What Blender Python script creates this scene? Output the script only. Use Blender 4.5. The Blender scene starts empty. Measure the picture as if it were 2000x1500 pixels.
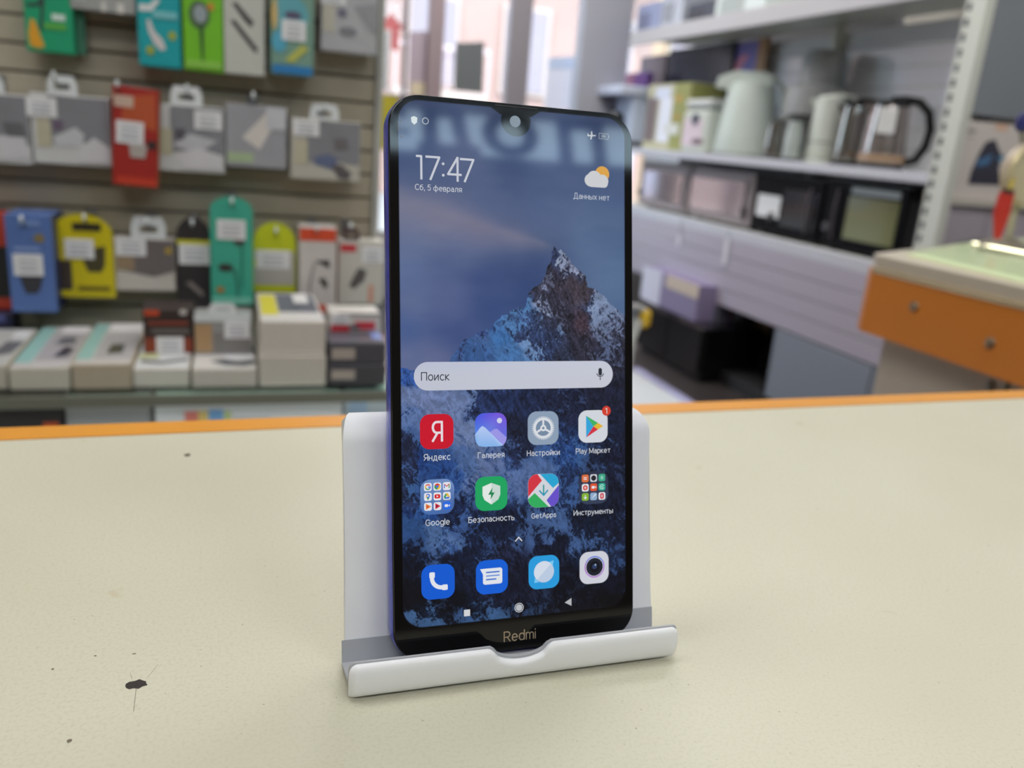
import bpy, bmesh, math, random
import numpy as np
from mathutils import Vector, Matrix
random.seed(7)
S = bpy.context.scene
C = S.collection
R = math.radians

# ------------------------------------------------------------------ camera, sky, lights, exposure
FPX = 1636.0                                   # focal length in pixels of the 2000 x 1500 photograph
CAMZ = 1.05                                    # the lens stands 15 cm above the counter top
def cam_axes(yaw, p, r):
    f = np.array([math.sin(yaw)*math.cos(p), math.cos(yaw)*math.cos(p), -math.sin(p)])
    rt = np.array([math.cos(yaw), -math.sin(yaw), 0.0]); up = np.cross(rt, f)
    c, s = math.cos(r), math.sin(r)
    return np.array([c*rt+s*up, -(-s*rt+c*up), f])
M = cam_axes(R(19.236), R(16.501), R(4.779))
cd = bpy.data.cameras.new('camera'); cam = bpy.data.objects.new('camera', cd); C.objects.link(cam)
cd.sensor_width = 36.0; cd.lens = FPX/2000*36.0; cd.clip_start = 0.02; cd.clip_end = 200
mw = Matrix.Identity(4)
for i in range(3):
    mw[i][0] = M[0][i]; mw[i][1] = -M[1][i]; mw[i][2] = -M[2][i]
mw[2][3] = CAMZ
cam.matrix_world = mw
cd.dof.use_dof = True; cd.dof.focus_distance = 0.228; cd.dof.aperture_fstop = 12.0
S.camera = cam
S.view_settings.view_transform = 'Standard'; S.view_settings.look = 'None'
S.view_settings.gamma = 1.0; S.view_settings.use_curve_mapping = False
S.view_settings.exposure = 0.0
S.cycles.use_denoising = True
S.cycles.max_bounces = 8; S.cycles.caustics_reflective = False; S.cycles.caustics_refractive = False
W = bpy.data.worlds.new('sky'); S.world = W; W.use_nodes = True
bg = W.node_tree.nodes['Background']; bg.inputs[0].default_value = (0.66, 0.86, 1.0, 1); bg.inputs[1].default_value = 8.0
def sun(energy, az, el):
    l = bpy.data.lights.new('sun', 'SUN'); l.energy = energy; l.angle = 0.02; l.color = (1.0, 0.93, 0.85)
    o = bpy.data.objects.new('sun', l); C.objects.link(o)
    o.rotation_euler = (R(90-el), 0, R(az)); o.location = (0, -3, 9)
sun(4.5, -25, 58)
def lamp(x, y, z, sx, sy, w, col=(1.0, 0.975, 0.94)):
    l = bpy.data.lights.new('ceiling_lamp', 'AREA'); l.shape = 'RECTANGLE'; l.size = sx; l.size_y = sy; l.energy = w; l.color = col
    o = bpy.data.objects.new('ceiling_lamp', l); C.objects.link(o); o.location = (x, y, z)
for x, y, w in ((-0.7, 0.75, 17), (0.7, 0.2, 7), (-0.4, -1.3, 18), (1.3, -1.2, 13), (0.2, 0.9, 6), (1.7, 1.9, 21), (1.1, 3.2, 24), (1.1, 4.3, 30), (3.4, 1.6, 20)):  # unseen ceiling lamps; some added to brighten the slat wall and right bay
    lamp(x, y, 2.84, 1.2, 0.6, w)

# ------------------------------------------------------------------ helpers
def ray(px, py):
    return M.T @ np.array([(px-1000)/FPX, (py-750)/FPX, 1.0])
def P(px, py, x=None, y=None, z=None):
    """where the sight line of a photograph pixel meets a plane of the room (world x, y or height z)"""
    d = ray(px, py)
    if x is not None: t = x/d[0]
    elif y is not None: t = y/d[1]
    else: t = (z-CAMZ)/d[2]
    return Vector((d[0]*t, d[1]*t, d[2]*t+CAMZ))
def lin(c):
    c = c/255.0
    return c/12.92 if c <= 0.04045 else ((c+0.055)/1.055)**2.4
def L3(rgb): return tuple(lin(c) for c in rgb)
_mats = {}
def pm(rgb, rough=0.5, metal=0.0, var=0.05, scale=60.0, bump=0.0, spec=0.5, coat=0.0):
    key = (tuple(rgb), rough, metal, var, scale, bump, spec, coat)
    if key in _mats: return _mats[key]
    m = bpy.data.materials.new('surface'); m.use_nodes = True; nt = m.node_tree; b = nt.nodes['Principled BSDF']
    c = L3(rgb)
    tc = nt.nodes.new('ShaderNodeTexCoord'); no = nt.nodes.new('ShaderNodeTexNoise'); no.inputs['Scale'].default_value = scale; no.inputs['Detail'].default_value = 4
    nt.links.new(tc.outputs['Object'], no.inputs['Vector'])
    mx = nt.nodes.new('ShaderNodeMix'); mx.data_type = 'RGBA'
    mx.inputs[6].default_value = tuple(v*(1-var) for v in c)+(1,); mx.inputs[7].default_value = tuple(min(1, v*(1+var)) for v in c)+(1,)
    nt.links.new(no.outputs['Fac'], mx.inputs[0]); nt.links.new(mx.outputs[2], b.inputs['Base Color'])
    b.inputs['Roughness'].default_value = rough; b.inputs['Metallic'].default_value = metal
    b.inputs['Specular IOR Level'].default_value = spec; b.inputs['Coat Weight'].default_value = coat
    if bump:
        bp = nt.nodes.new('ShaderNodeBump'); bp.inputs['Strength'].default_value = bump; bp.inputs['Distance'].default_value = 0.001
        nt.links.new(no.outputs['Fac'], bp.inputs['Height']); nt.links.new(bp.outputs['Normal'], b.inputs['Normal'])
    _mats[key] = m
    return m
def glass_mat(tint, rough=0.0, refl=1.0, ior=1.45):
    m = bpy.data.materials.new('glass'); m.use_nodes = True; nt = m.node_tree
    for n in list(nt.nodes):
        if n.type == 'BSDF_PRINCIPLED': nt.nodes.remove(n)
    out = nt.nodes['Material Output']
    t = nt.nodes.new('ShaderNodeBsdfTransparent'); t.inputs[0].default_value = tint+(1,)
    g = nt.nodes.new('ShaderNodeBsdfGlossy'); g.inputs['Roughness'].default_value = rough; g.inputs[0].default_value = (refl, refl, refl, 1)
    fr = nt.nodes.new('ShaderNodeFresnel'); fr.inputs[0].default_value = ior
    mx = nt.nodes.new('ShaderNodeMixShader')
    ge = nt.nodes.new('ShaderNodeNewGeometry'); iv = nt.nodes.new('ShaderNodeMath'); iv.operation = 'SUBTRACT'; iv.inputs[0].default_value = 1.0
    ml_ = nt.nodes.new('ShaderNodeMath'); ml_.operation = 'MULTIPLY'             # thin sheet: each pane reflects at its outer face
    nt.links.new(ge.outputs['Backfacing'], iv.inputs[1]); nt.links.new(iv.outputs[0], ml_.inputs[0]); nt.links.new(fr.outputs[0], ml_.inputs[1])
    nt.links.new(ml_.outputs[0], mx.inputs[0]); nt.links.new(t.outputs[0], mx.inputs[1]); nt.links.new(g.outputs[0], mx.inputs[2])
    nt.links.new(mx.outputs[0], out.inputs[0])
    return m
GLASS = glass_mat((0.94, 0.97, 0.95)); GLASS_GREEN = glass_mat((0.80, 0.90, 0.84)); GLASS_TOP = glass_mat((0.94, 0.98, 0.94), .15, .6, 1.06); WINGLASS = glass_mat((0.97, 0.98, 0.98))
def emit_mat(rgb, s):
    m = bpy.data.materials.new('glint_glow'); m.use_nodes = True; b = m.node_tree.nodes['Principled BSDF']
    b.inputs['Base Color'].default_value = L3(rgb)+(1,); b.inputs['Emission Color'].default_value = L3(rgb)+(1,); b.inputs['Emission Strength'].default_value = s
    return m

class MB:
    """collects shapes; build() links them as one mesh object"""
    def __init__(s): s.v = []; s.f = []; s.c = []
    def add(s, vs, fs):
        o = len(s.v); s.v += [tuple(v) for v in vs]; s.f += [tuple(i+o for i in f) for f in fs]; return s
    def box(s, x0, x1, y0, y1, z0, z1, ch=0.0):
        """a box, its edges chamfered by ch"""
        if x0 > x1: x0, x1 = x1, x0
        if y0 > y1: y0, y1 = y1, y0
        if z0 > z1: z0, z1 = z1, z0
        ch = min(ch, (x1-x0)*.4, (y1-y0)*.4, (z1-z0)*.4)
        if ch <= 0:
            vs = [(x, y, z) for x in (x0, x1) for y in (y0, y1) for z in (z0, z1)]
            return s.add(vs, [(0, 1, 3, 2), (4, 6, 7, 5), (0, 4, 5, 1), (2, 3, 7, 6), (0, 2, 6, 4), (1, 5, 7, 3)])
        bm = bmesh.new()
        vs = [bm.verts.new((x, y, z)) for x in (x0, x1) for y in (y0, y1) for z in (z0, z1)]
        for f in [(0, 1, 3, 2), (4, 6, 7, 5), (0, 4, 5, 1), (2, 3, 7, 6), (0, 2, 6, 4), (1, 5, 7, 3)]: bm.faces.new([vs[i] for i in f])
        bmesh.ops.bevel(bm, geom=bm.edges[:], offset=ch, segments=2, profile=0.5, affect='EDGES')
        bm.verts.index_update()
        s.add([v.co[:] for v in bm.verts], [[v.index for v in f.verts] for f in bm.faces]); bm.free(); return s
    def prism(s, pts, d0, d1, ax='y'):
        """a 2-D outline extruded: ax y takes (x, z) points, z takes (x, y), x takes (y, z)"""
        n = len(pts)
        mk = {'y': lambda p, d: (p[0], d, p[1]), 'z': lambda p, d: (p[0], p[1], d), 'x': lambda p, d: (d, p[0], p[1])}[ax]
        vs = [mk(p, d0) for p in pts]+[mk(p, d1) for p in pts]
        fs = [tuple(range(n)), tuple(range(2*n-1, n-1, -1))]+[(i, n+i, n+(i+1) % n, (i+1) % n) for i in range(n)]
        return s.add(vs, fs)
    def lathe(s, prof, cx=0, cy=0, cz=0, n=28, axis='z', closed=False):
        vs = []; fs = []; k = len(prof)
        for i in range(n):
            a = 2*math.pi*i/n
            for r, h in prof:
                p = (r*math.cos(a), r*math.sin(a), h)
                if axis == 'y': p = (p[0], p[2], p[1])
                if axis == 'x': p = (p[2], p[0], p[1])
                vs.append((cx+p[0], cy+p[1], cz+p[2]))
        for i in range(n):
            j = (i+1) % n
            for q in range(k-1): fs.append((i*k+q, j*k+q, j*k+q+1, i*k+q+1))
        if not closed:
            fs.append(tuple(i*k for i in range(n))[::-1]); fs.append(tuple(i*k+k-1 for i in range(n)))
        return s.add(vs, fs)
    def cyl(s, cx, cy, z0, z1, r, n=24): return s.lathe([(r, z0), (r, z1)], cx, cy, 0, n)
    def tube(s, pts, r, n=8, r2=None):
        pts = [Vector(p) for p in pts]; vs = []; fs = []; k = len(pts)
        up = Vector((0.13, 0.21, 0.97))
        for i, p in enumerate(pts):
            d = (pts[min(i+1, k-1)]-pts[max(i-1, 0)]).normalized()
            a = d.cross(up)
            if a.length < 1e-3: a = d.cross(Vector((1, 0, 0)))
            a.normalize(); b = d.cross(a)
            rr = r if not r2 else r+(r2-r)*i/(k-1)
            for j in range(n):
                t = 2*math.pi*j/n; vs.append(p+a*math.cos(t)*rr+b*math.sin(t)*rr)
        for i in range(k-1):
            for j in range(n):
                q = (j+1) % n; fs.append((i*n+j, i*n+q, (i+1)*n+q, (i+1)*n+j))
        fs.append(tuple(range(n))[::-1]); fs.append(tuple(range((k-1)*n, k*n)))
        return s.add(vs, fs)
    def flat(s, pts, h=0.0):
        """a flat print outline (x, y) at height h"""
        return s.add([(p[0], p[1], h) for p in pts], [tuple(range(len(pts)))])
    def mesh(s, name):
        me = bpy.data.meshes.new(name); me.from_pydata(s.v, [], s.f); me.update()
        bm = bmesh.new(); bm.from_mesh(me); bmesh.ops.recalc_face_normals(bm, faces=bm.faces[:]); bm.to_mesh(me); bm.free()
        return me
    def build(s, name, mat, parent=None, smooth=False, loc=None):
        me = s.mesh(name); me.materials.append(mat)
        if smooth:
            me.polygons.foreach_set('use_smooth', [True]*len(me.polygons))
            me.set_sharp_from_angle(angle=R(40))
        return link(name, me, parent, loc)
def link(name, me, parent=None, loc=None):
    o = bpy.data.objects.new(name, me); C.objects.link(o)
    if parent: o.parent = parent
    if loc is not None: o.location = loc
    return o
def tag(o, label, cat, group=None, kind=None):
    o['label'] = label; o['category'] = cat
    if group: o['group'] = group
    if kind: o['kind'] = kind
    return o
def thing(name, label, cat, loc=(0, 0, 0), rot=(0, 0, 0), group=None):
    o = bpy.data.objects.new(name, None); C.objects.link(o); o.location = loc; o.rotation_euler = rot; o.empty_display_size = 0.02
    return tag(o, label, cat, group)
def struct(o): o['kind'] = 'structure'; return o
def ell(cx, cy, rx, ry, n=20, a0=0.0, a1=360.0):
    m = n if a1-a0 >= 360 else n+1
    return [(cx+rx*math.cos(R(a0+(a1-a0)*i/n)), cy+ry*math.sin(R(a0+(a1-a0)*i/n))) for i in range(m)]
def rrect(cx, cy, w, h, r, n=6):
    out = []
    for sx, sy, a in ((1, 1, 0), (-1, 1, 90), (-1, -1, 180), (1, -1, 270)):
        for i in range(n+1):
            t = R(a+90*i/n); out.append((cx+sx*(w/2-r)+r*math.cos(t), cy+sy*(h/2-r)+r*math.sin(t)))
    return out

# ------------------------------------------------------------------ room shell
FL = 0.0; CE = 2.9
WY = 5.2                                        # the shop window wall
BY = -2.2                                       # the wall behind the photographer
o = struct(MB().box(-3.0, 4.4, BY-.2, WY+.2, -.1, FL).build('floor', pm((58, 52, 52), .35, var=.25, scale=9)))
struct(MB().box(-3.0, 4.4, BY-.2, WY+.2, CE, CE+.1).build('ceiling', pm((205, 203, 198), .8)))
struct(MB().box(-3.1, -3.0, BY-.2, WY+.2, FL, CE).build('wall_left', pm((196, 190, 180), .8)))
struct(MB().box(4.4, 4.5, BY-.2, WY+.2, FL, CE).build('wall_right', pm((176, 174, 180), .8)))
wb = MB()                                       # back wall with a high window over its full width
wb.box(-3, 4.4, BY-.2, BY, FL, 2.452).box(-3, -.6, BY-.2, BY, 2.452, CE).box(2.4, 4.4, BY-.2, BY, 2.452, CE).box(-.6, 2.4, BY-.2, BY, 2.74, CE)
struct(wb.build('wall_back', pm((120, 112, 108), .7)))
w2 = bpy.data.objects.new('window_2', None); C.objects.link(w2); struct(w2)
MB().box(-.6, 2.4, BY-.11, BY-.10, 2.452, 2.74).build('pane', WINGLASS, w2)
MB().box(-.6, 2.4, BY-.14, BY-.06, 2.42, 2.457).build('sill', pm((190, 188, 184), .5), w2)
# front wall: window from the plinth to the lintel, everything else wall
wf = MB()
wf.box(-3, 4.4, WY, WY+.2, FL, .35).box(-3, 4.4, WY, WY+.2, 2.6, CE).box(3.1, 4.4, WY, WY+.2, .35, 2.6).box(-3, -2.2, WY, WY+.2, .35, 2.6)
struct(wf.build('wall_front', pm((170, 168, 170), .7)))
w1 = bpy.data.objects.new('window_1', None); C.objects.link(w1); struct(w1)
MB().box(-2.2, 3.1, WY+.10, WY+.106, .35, 2.6).build('pane', WINGLASS, w1)
def mull(x0, x1, rgb, y0=WY+.02, y1=WY+.09):
    MB().box(x0, x1, y0, y1, .35, 2.6, .004).build('mullion', pm(rgb, .5), w1)
def wx(px, py): return P(px, py, y=WY).x
mull(wx(996, 100), wx(1038, 100), (140, 134, 140))
mull(wx(793, 60), wx(799, 60), (96, 88, 92))
mull(wx(841, 40), wx(871, 40), (150, 132, 136))
for x in (-1.9, -1.1, -.3): mull(x, x+.07, (120, 112, 116))
MB().box(-2.2, 3.1, WY+.02, WY+.09, .35, .42).build('window_sill', pm((180, 178, 176), .5), w1)
struct(MB().box(wx(1124, 100), wx(1216, 100), WY-.10, WY+.02, FL, CE, .005).build('trim_1', pm((172, 172, 182), .6)))

# ------------------------------------------------------------------ outside, across the street
struct(MB().box(-60, 60, WY+.2, 60, -.35, -.25).build('street', pm((120, 114, 112), .9)))
def building(label, x0, x1, y, rgb, nx, nz, trim, dz=1.5, win=(120, 104, 110)):
    t = thing('apartment_building', label, 'building', ((x0+x1)/2, y, -.25))
    w = x1-x0; H = nz*2.9+2.4
    MB().box(-w/2, w/2, 0, 6, 0, H).build('facade', pm(rgb, .85, var=.1, scale=1.2), t)
    MB().box(-w/2-.2, w/2+.2, -.3, 6, H, H+.25).build('cornice', pm(trim, .8), t)
    sx = w/nx
    for i in range(nx):
        for k in range(nz):
            cx = -w/2+sx*(i+.5); z = 2.15+k*2.9
            f = MB().box(cx-.50, cx+.50, -.07, .02, z-.08, z+dz+.08).build('window_frame', pm(trim, .6), t)
            MB().box(cx-.43, cx-.03, -.10, -.05, z, z+dz).box(cx+.03, cx+.43, -.10, -.05, z, z+dz).build('window_pane', pm(win, .1), f)
            if k == 0: MB().box(cx-.75, cx+.75, -.04, .02, -1.9+z, z-.55).build('shop_front', pm(((96, 84, 84), (120, 96, 90), (150, 150, 166))[i % 3], .3), t)
            if (i+k) % 3 == 0:
                b = MB().box(cx-.9, cx+.9, -.95, .0, z-.30, z-.16).build('balcony_slab', pm(trim, .8), t)
                r = MB().box(cx-.9, cx+.9, -.95, -.90, z+.55, z+.62)
                for q in range(10): r.box(cx-.88+q*.194, cx-.85+q*.194, -.94, -.91, z-.16, z+.56)
                r.build('railing', pm((176, 150, 150), .5), b)
building('pale pink apartment block seen through the shop window, left of the grey column', -14, 8.4, 17, (146, 116, 108), 12, 4, (160, 138, 130))
building('cream apartment block beyond the window, right of the grey column', 8.8, 26, 18, (160, 134, 112), 9, 4, (166, 150, 134))

# things stuck on or standing at the window
def wpoly(px, y): return [(P(a, b, y=y).x, P(a, b, y=y).z) for a, b in px]
def poster(name, label, px, rgb, y=WY+.085, extra=(), cat='poster'):
    o = MB().prism(wpoly(px, y), y, y+.004).build(name, pm(rgb, .7))
    tag(o, label, cat)
    for nm, q, c in extra: MB().prism(wpoly(q, y), y-.003, y).build(nm, pm(c, .6), o)
poster('poster', 'dark grey backed poster stuck on the window glass, left of the mullion', [(890, 84), (946, 82), (942, 182), (887, 176)], (104, 108, 110))
poster('poster', 'tall lilac grey poster stuck on the window beside the brown bar', [(800, 62), (864, 60), (862, 190), (797, 186)], (176, 160, 172), extra=[('printed_patch', [(803, 160), (833, 162), (832, 190), (802, 186)], (214, 200, 170))])
poster('arrow_sign', 'faded red up arrow sign on the window at the display wall end', [(742, 48), (764, 26), (790, 55), (780, 58), (778, 100), (764, 96), (764, 58), (748, 56)], (214, 120, 124), cat='sign')
def translucent(rgb, k):
    m = bpy.data.materials.new('translucent_cloth'); m.use_nodes = True; nt = m.node_tree; nt.nodes.remove(nt.nodes['Principled BSDF'])
    d = nt.nodes.new('ShaderNodeBsdfDiffuse'); tr = nt.nodes.new('ShaderNodeBsdfTranslucent'); mx = nt.nodes.new('ShaderNodeMixShader'); mx.inputs[0].default_value = k
    no = nt.nodes.new('ShaderNodeTexNoise'); no.inputs['Scale'].default_value = 30; rp = nt.nodes.new('ShaderNodeMix'); rp.data_type = 'RGBA'
    c = L3(rgb); rp.inputs[6].default_value = tuple(v*.96 for v in c)+(1,); rp.inputs[7].default_value = c+(1,); nt.links.new(no.outputs[0], rp.inputs[0])
    nt.links.new(rp.outputs[2], d.inputs[0]); nt.links.new(rp.outputs[2], tr.inputs[0]); nt.links.new(d.outputs[0], mx.inputs[1]); nt.links.new(tr.outputs[0], mx.inputs[2])
    nt.links.new(mx.outputs[0], nt.nodes['Material Output'].inputs[0]); return m
poster('white_banner', 'white banner with a pale blue head low in the window by the column', [(1071, 112), (1122, 110), (1114, 215), (1062, 215)], (226, 230, 244), extra=[('printed_band', [(1072, 112), (1122, 110), (1120, 134), (1070, 134)], (200, 214, 240))], cat='banner')
poster('notice_strip', 'narrow grey paper strip hanging below the red arrow', [(742, 58), (763, 60), (758, 175), (746, 172)], (196, 200, 204), cat='notice')
poster('notice_card', 'olive yellow card on the window beside the phone corner', [(739, 184), (778, 188), (775, 300), (741, 290)], (176, 164, 40), cat='notice')
poster('sticker', 'small round orange sticker at the slat wall edge', ell(734, 236, 8, 15, 14), (236, 110, 60), cat='sticker')

for q_ in C.objects:
    if q_.name == 'white_banner': q_.data.materials[0] = translucent((238, 238, 246), .35)
# letters on the back window (they show in the glass of the phone)
def text_mesh(s, width=None, height=None, bold=0.0, sx=1.0, ext=0.0):
    cu = bpy.data.curves.new('text', 'FONT'); cu.body = s; cu.size = 1.0; cu.offset = bold; cu.extrude = ext; cu.resolution_u = 4
    to = bpy.data.objects.new('text', cu); C.objects.link(to); bpy.context.view_layer.update()
    me = bpy.data.meshes.new_from_object(to.evaluated_get(bpy.context.evaluated_depsgraph_get()))
    bpy.data.objects.remove(to); bpy.data.curves.remove(cu)
    n = len(me.vertices); co = np.empty(n*3, np.float32); me.vertices.foreach_get('co', co); co = co.reshape(n, 3)
    lo = co.min(0); hi = co.max(0)
    k = width/(hi[0]-lo[0]) if width else height/(hi[1]-lo[1])
    co[:, 0] = (co[:, 0]-(lo[0]+hi[0])/2)*k*sx; co[:, 1] = co[:, 1]*k; co[:, 2] *= 1.0
    me.vertices.foreach_set('co', co.ravel()); me.update()
    return me
for ch, xa, xb, lw, base in (('П', 1.225, 1.43, 'gate shaped', 2.485), ('О', .915, 1.145, 'round closed', 2.512), ('Д', .66, .905, 'footed house shaped', 2.462), ('З', .46, .635, 'three shaped', 2.535)):
    me = text_mesh(ch, width=1.0, bold=.055, ext=.002)
    n = len(me.vertices); co = np.empty(n*3, np.float32); me.vertices.foreach_get('co', co); co = co.reshape(n, 3)
    co[:, 0] *= (xb-xa); h0, h1 = co[:, 1].min(), co[:, 1].max()
    co[:, 1] = base-0+(co[:, 1]-h0)*((2.695-base)/(h1-h0))
    out = np.stack([-co[:, 0], co[:, 2]*0, co[:, 1]], 1)
    out[:, 1] = np.where(co[:, 2] > 0, .004, 0)
    me.vertices.foreach_set('co', out.astype(np.float32).ravel()); me.update()
    me.materials.append(pm((20, 24, 48), .6))
    o = link('window_letter', me, None, ((xa+xb)/2, BY-.095, 0))
    tag(o, 'dark blue %s letter stuck on the high back window' % lw, 'letter', 'letters on the back window')

# ------------------------------------------------------------------ slat wall with goods, left
SY = 1.5; PITCH = .0395
sw = bpy.data.objects.new('wall_slatted', None); C.objects.link(sw); struct(sw)
SR = .235; SL = -1.0
MB().box(SL, SR, SY+.012, SY+.03, .58, 1.92).build('backing_board', pm((98, 86, 76), .8), sw)
slat_mesh = MB().box(SL, SR, 0, .013, .0018, PITCH-.0018, .0015).mesh('slat'); slat_mesh.materials.append(pm((176, 167, 148), .55, var=.1, scale=20))
z = CAMZ-.165+.0-PITCH*8
while z < 1.9:
    link('slat', slat_mesh, sw, (0, SY, z)); z += PITCH
MB().box(SR, SR+.012, SY-.01, SY+.03, .58, 1.92, .002).build('edge_profile', pm((176, 176, 170), .4), sw)

HOOKM = pm((150, 150, 152), .3, metal=.8); TIPM = pm((215, 222, 224), .15)
def hook(what, x, z, y1):
    t = thing('peg_hook', ('metal peg hook holding the %s' % what)[:90], 'hook', (x, SY, z), group='peg hooks on the slat wall')
    MB().tube([(0, 0, 0), (0, y1-SY-.012, 0), (0, y1-SY-.018, .006)], .0016).build('rod', HOOKM, t)
    MB().box(-.008, .008, -.003, .0, -.012, .012, .001).build('back_plate', HOOKM, t)
    MB().lathe([(.0005, -.002), (.003, 0), (.003, .005), (.0005, .008)], 0, y1-SY-.018, .006, 10).build('tip', TIPM, t)
PAPER = (226, 226, 228)
def shape(s, c):
    if s == 'r': return [(c[0], c[1]), (c[2], c[1]), (c[2], c[3]), (c[0], c[3])]
    if s == 'e': return ell(*c, n=16)
    return c
def pack(name, label, cat, rect, rgb, prints=(), depth=.045, yf=None, tab=None, tabrgb=(222, 226, 228), arch=0, hk=None, side=None, group='packages on the slat wall', zbase=None, rough=.4, body='carton', lean=0):
    """a package whose front face covers the pixel rectangle at distance yf; prints are thin labels on that face"""
    if yf is None: yf = SY-.012-depth
    x0, y0, x1, y1 = rect; xm, ym = (x0+x1)/2, (y0+y1)/2
    X0 = P(x0, ym, y=yf).x; X1 = P(x1, ym, y=yf).x; Z1 = P(xm, y0, y=yf).z; Z0 = P(xm, y1, y=yf).z
    if zbase is not None: Z0 = zbase
    cx = (X0+X1)/2
    t = thing(name, label, cat, (cx, yf+depth, Z0), group=group, rot=(0, R(lean), 0))
    def q(px, py): return (X0+(px-x0)/(x1-x0)*(X1-X0)-cx, Z1+(py-y0)/(y1-y0)*(Z0-Z1)-Z0)
    h = Z1-Z0; w = X1-X0
    fm = pm(rgb, rough)
    if arch:
        k = arch*h
        pts = [(-w/2, 0), (w/2, 0), (w/2, h-k)]+[(w/2*math.cos(R(a)), h-k+k*math.sin(R(a))) for a in range(15, 166, 15)]+[(-w/2, h-k)]
        MB().prism(pts, -depth, -depth+.003).build('backing_card', fm, t)
        MB().box(-w/2*.86, w/2*.86, -depth+.003, -.002, h*.06, (h-k)*.92, .004).build(body, pm(side or rgb, rough), t)
    else:
        MB().box(-w/2, w/2, -depth, 0, 0, h, .0015).build(body, fm, t)
        if side: MB().box(w/2-.0005, w/2+.0006, -depth+.002, -.002, .002, h-.002).build('side_print', pm(side, rough), t)
    for i, (nm, sh, c, col) in enumerate(prints):
        MB().prism([q(*p) for p in shape(sh, c)], -depth-.0006-.0002*i, -depth).build(nm, pm(col, .45), t)
    zt = h*.93
    if tab:
        a = q(tab[0], tab[1]); b = q(tab[2], tab[3])
        u0, u1 = a[0], b[0]; v1, v0 = a[1], min(b[1], h)
        m = MB(); d0, d1 = -depth+.001, -depth+.002; um = (u0+u1)/2; uw = (u1-u0)*.25; vm = v0+(v1-v0)*.45; vh = (v1-v0)*.14
        m.box(u0, u1, d0, d1, v0-.004, vm-vh); m.box(u0, um-uw, d0, d1, vm-vh, vm+vh); m.box(um+uw, u1, d0, d1, vm-vh, vm+vh)
        m.prism([(u0, vm+vh), (u1, vm+vh), (u1-.005, v1), (u0+.005, v1)], d0, d1)
        m.build('hang_tab', pm(tabrgb, .3), t); zt = vm+vh*.6
    if hk:
        hx = cx+(q(*hk)[0]); hz = Z0+q(*hk)[1]
        hook(' '.join(label.split(' on the ')[0].split(', ')[0].split()[:11]), hx, hz, yf)
    return t
def tag_print(x0, y0, x1, y1):
    h = (y1-y0)
    return [('price_label', 'r', (x0, y0, x1, y1), PAPER)]+[('printed_line', 'r', (x0+(x1-x0)*.2, y0+h*f, x1-(x1-x0)*.2, y0+h*(f+.09)), (176, 178, 186)) for f in (.25, .5, .72)]
GREYP = (138, 138, 144); INK = (62, 60, 64)
# top row
pack('earphone_box', 'green earphone box with an orange drop shape, top left of the slat wall', 'package', (46, -60, 141, 102), (28, 158, 112), [
    ('orange_shape', 'p', [(58, 38), (66, 42), (82, 92), (70, 96), (54, 92), (52, 70)], (222, 160, 40)), ('cable_picture', 'p', [(50, 10), (74, 6), (86, -20), (90, -18), (80, 60), (74, 58), (80, 12), (54, 16)], (48, 70, 66)),
    ('printed_logo', 'r', (100, 25, 126, 37), (214, 230, 222)), ('yellow_stripe', 'r', (84, 44, 127, 55), (96, 176, 70))], hk=(92, -50))
pack('earphone_box', 'second green box half hidden behind the first one', 'package', (136, -60, 163, 106), (66, 128, 104), depth=.02, yf=SY-.034)
pack('gadget_box', 'pale grey carton with striped lower edge between green and turquoise boxes', 'package', (132, -70, 262, 22), (160, 160, 158), [
    ('striped_print', 'r', (195, 2, 205, 22), (206, 204, 198)), ('striped_print', 'r', (226, 2, 240, 26-4), (212, 210, 204)), ('striped_print', 'r', (136, -10, 166, 6), (186, 190, 190))], hk=(195, -60))
pack('cable_box', 'turquoise cable box with a white connector and two yellow dots', 'package', (268, -60, 352, 131), (18, 160, 168), [
    ('connector_picture', 'p', [(286, 40), (292, 38), (300, 60), (316, 76), (322, 94), (312, 98), (298, 84), (288, 60)], (214, 206, 206)), ('cable_picture', 'p', [(272, 10), (292, 10), (306, -4), (314, 0), (296, 22), (272, 24)], (220, 222, 222)),
    ('yellow_dot', 'e', (335, 66, 8, 9), (160, 170, 60)), ('yellow_dot', 'e', (291, 99, 8, 9), (160, 170, 60)), ('printed_logo', 'r', (298, 20, 346, 34), (120, 190, 196))], hk=(310, -50))
pack('charger_box', 'lime green car charger box with black plug picture', 'package', (357, -60, 435, 139), (116, 190, 34), [
    ('charger_picture', 'p', ell(389, 28, 21, 28), (74, 100, 62)), ('charger_picture', 'p', ell(391, 26, 13, 18), (150, 160, 166)), ('cable_picture', 'p', [(388, 50), (397, 50), (396, 134), (393, 134)], (44, 76, 40)), ('orange_dot', 'e', (412, 10, 7, 8), (200, 140, 50)),
    ('pale_band', 'r', (360, 118, 432, 132), (140, 196, 78))], hk=(396, -50), side=(70, 120, 40))
pack('audio_cable_box', 'white box with two black audio jacks pictured diagonally', 'package', (437, -60, 517, 146), (196, 196, 188), [
    ('jack_picture', 'p', [(453, 8), (462, 4), (496, 40), (490, 50), (478, 40)], (78, 74, 74)), ('jack_picture', 'p', [(450, 42), (458, 38), (482, 66), (504, 92), (498, 100), (474, 72)], (70, 66, 68))], hk=(478, -50), side=(110, 110, 108))
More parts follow.
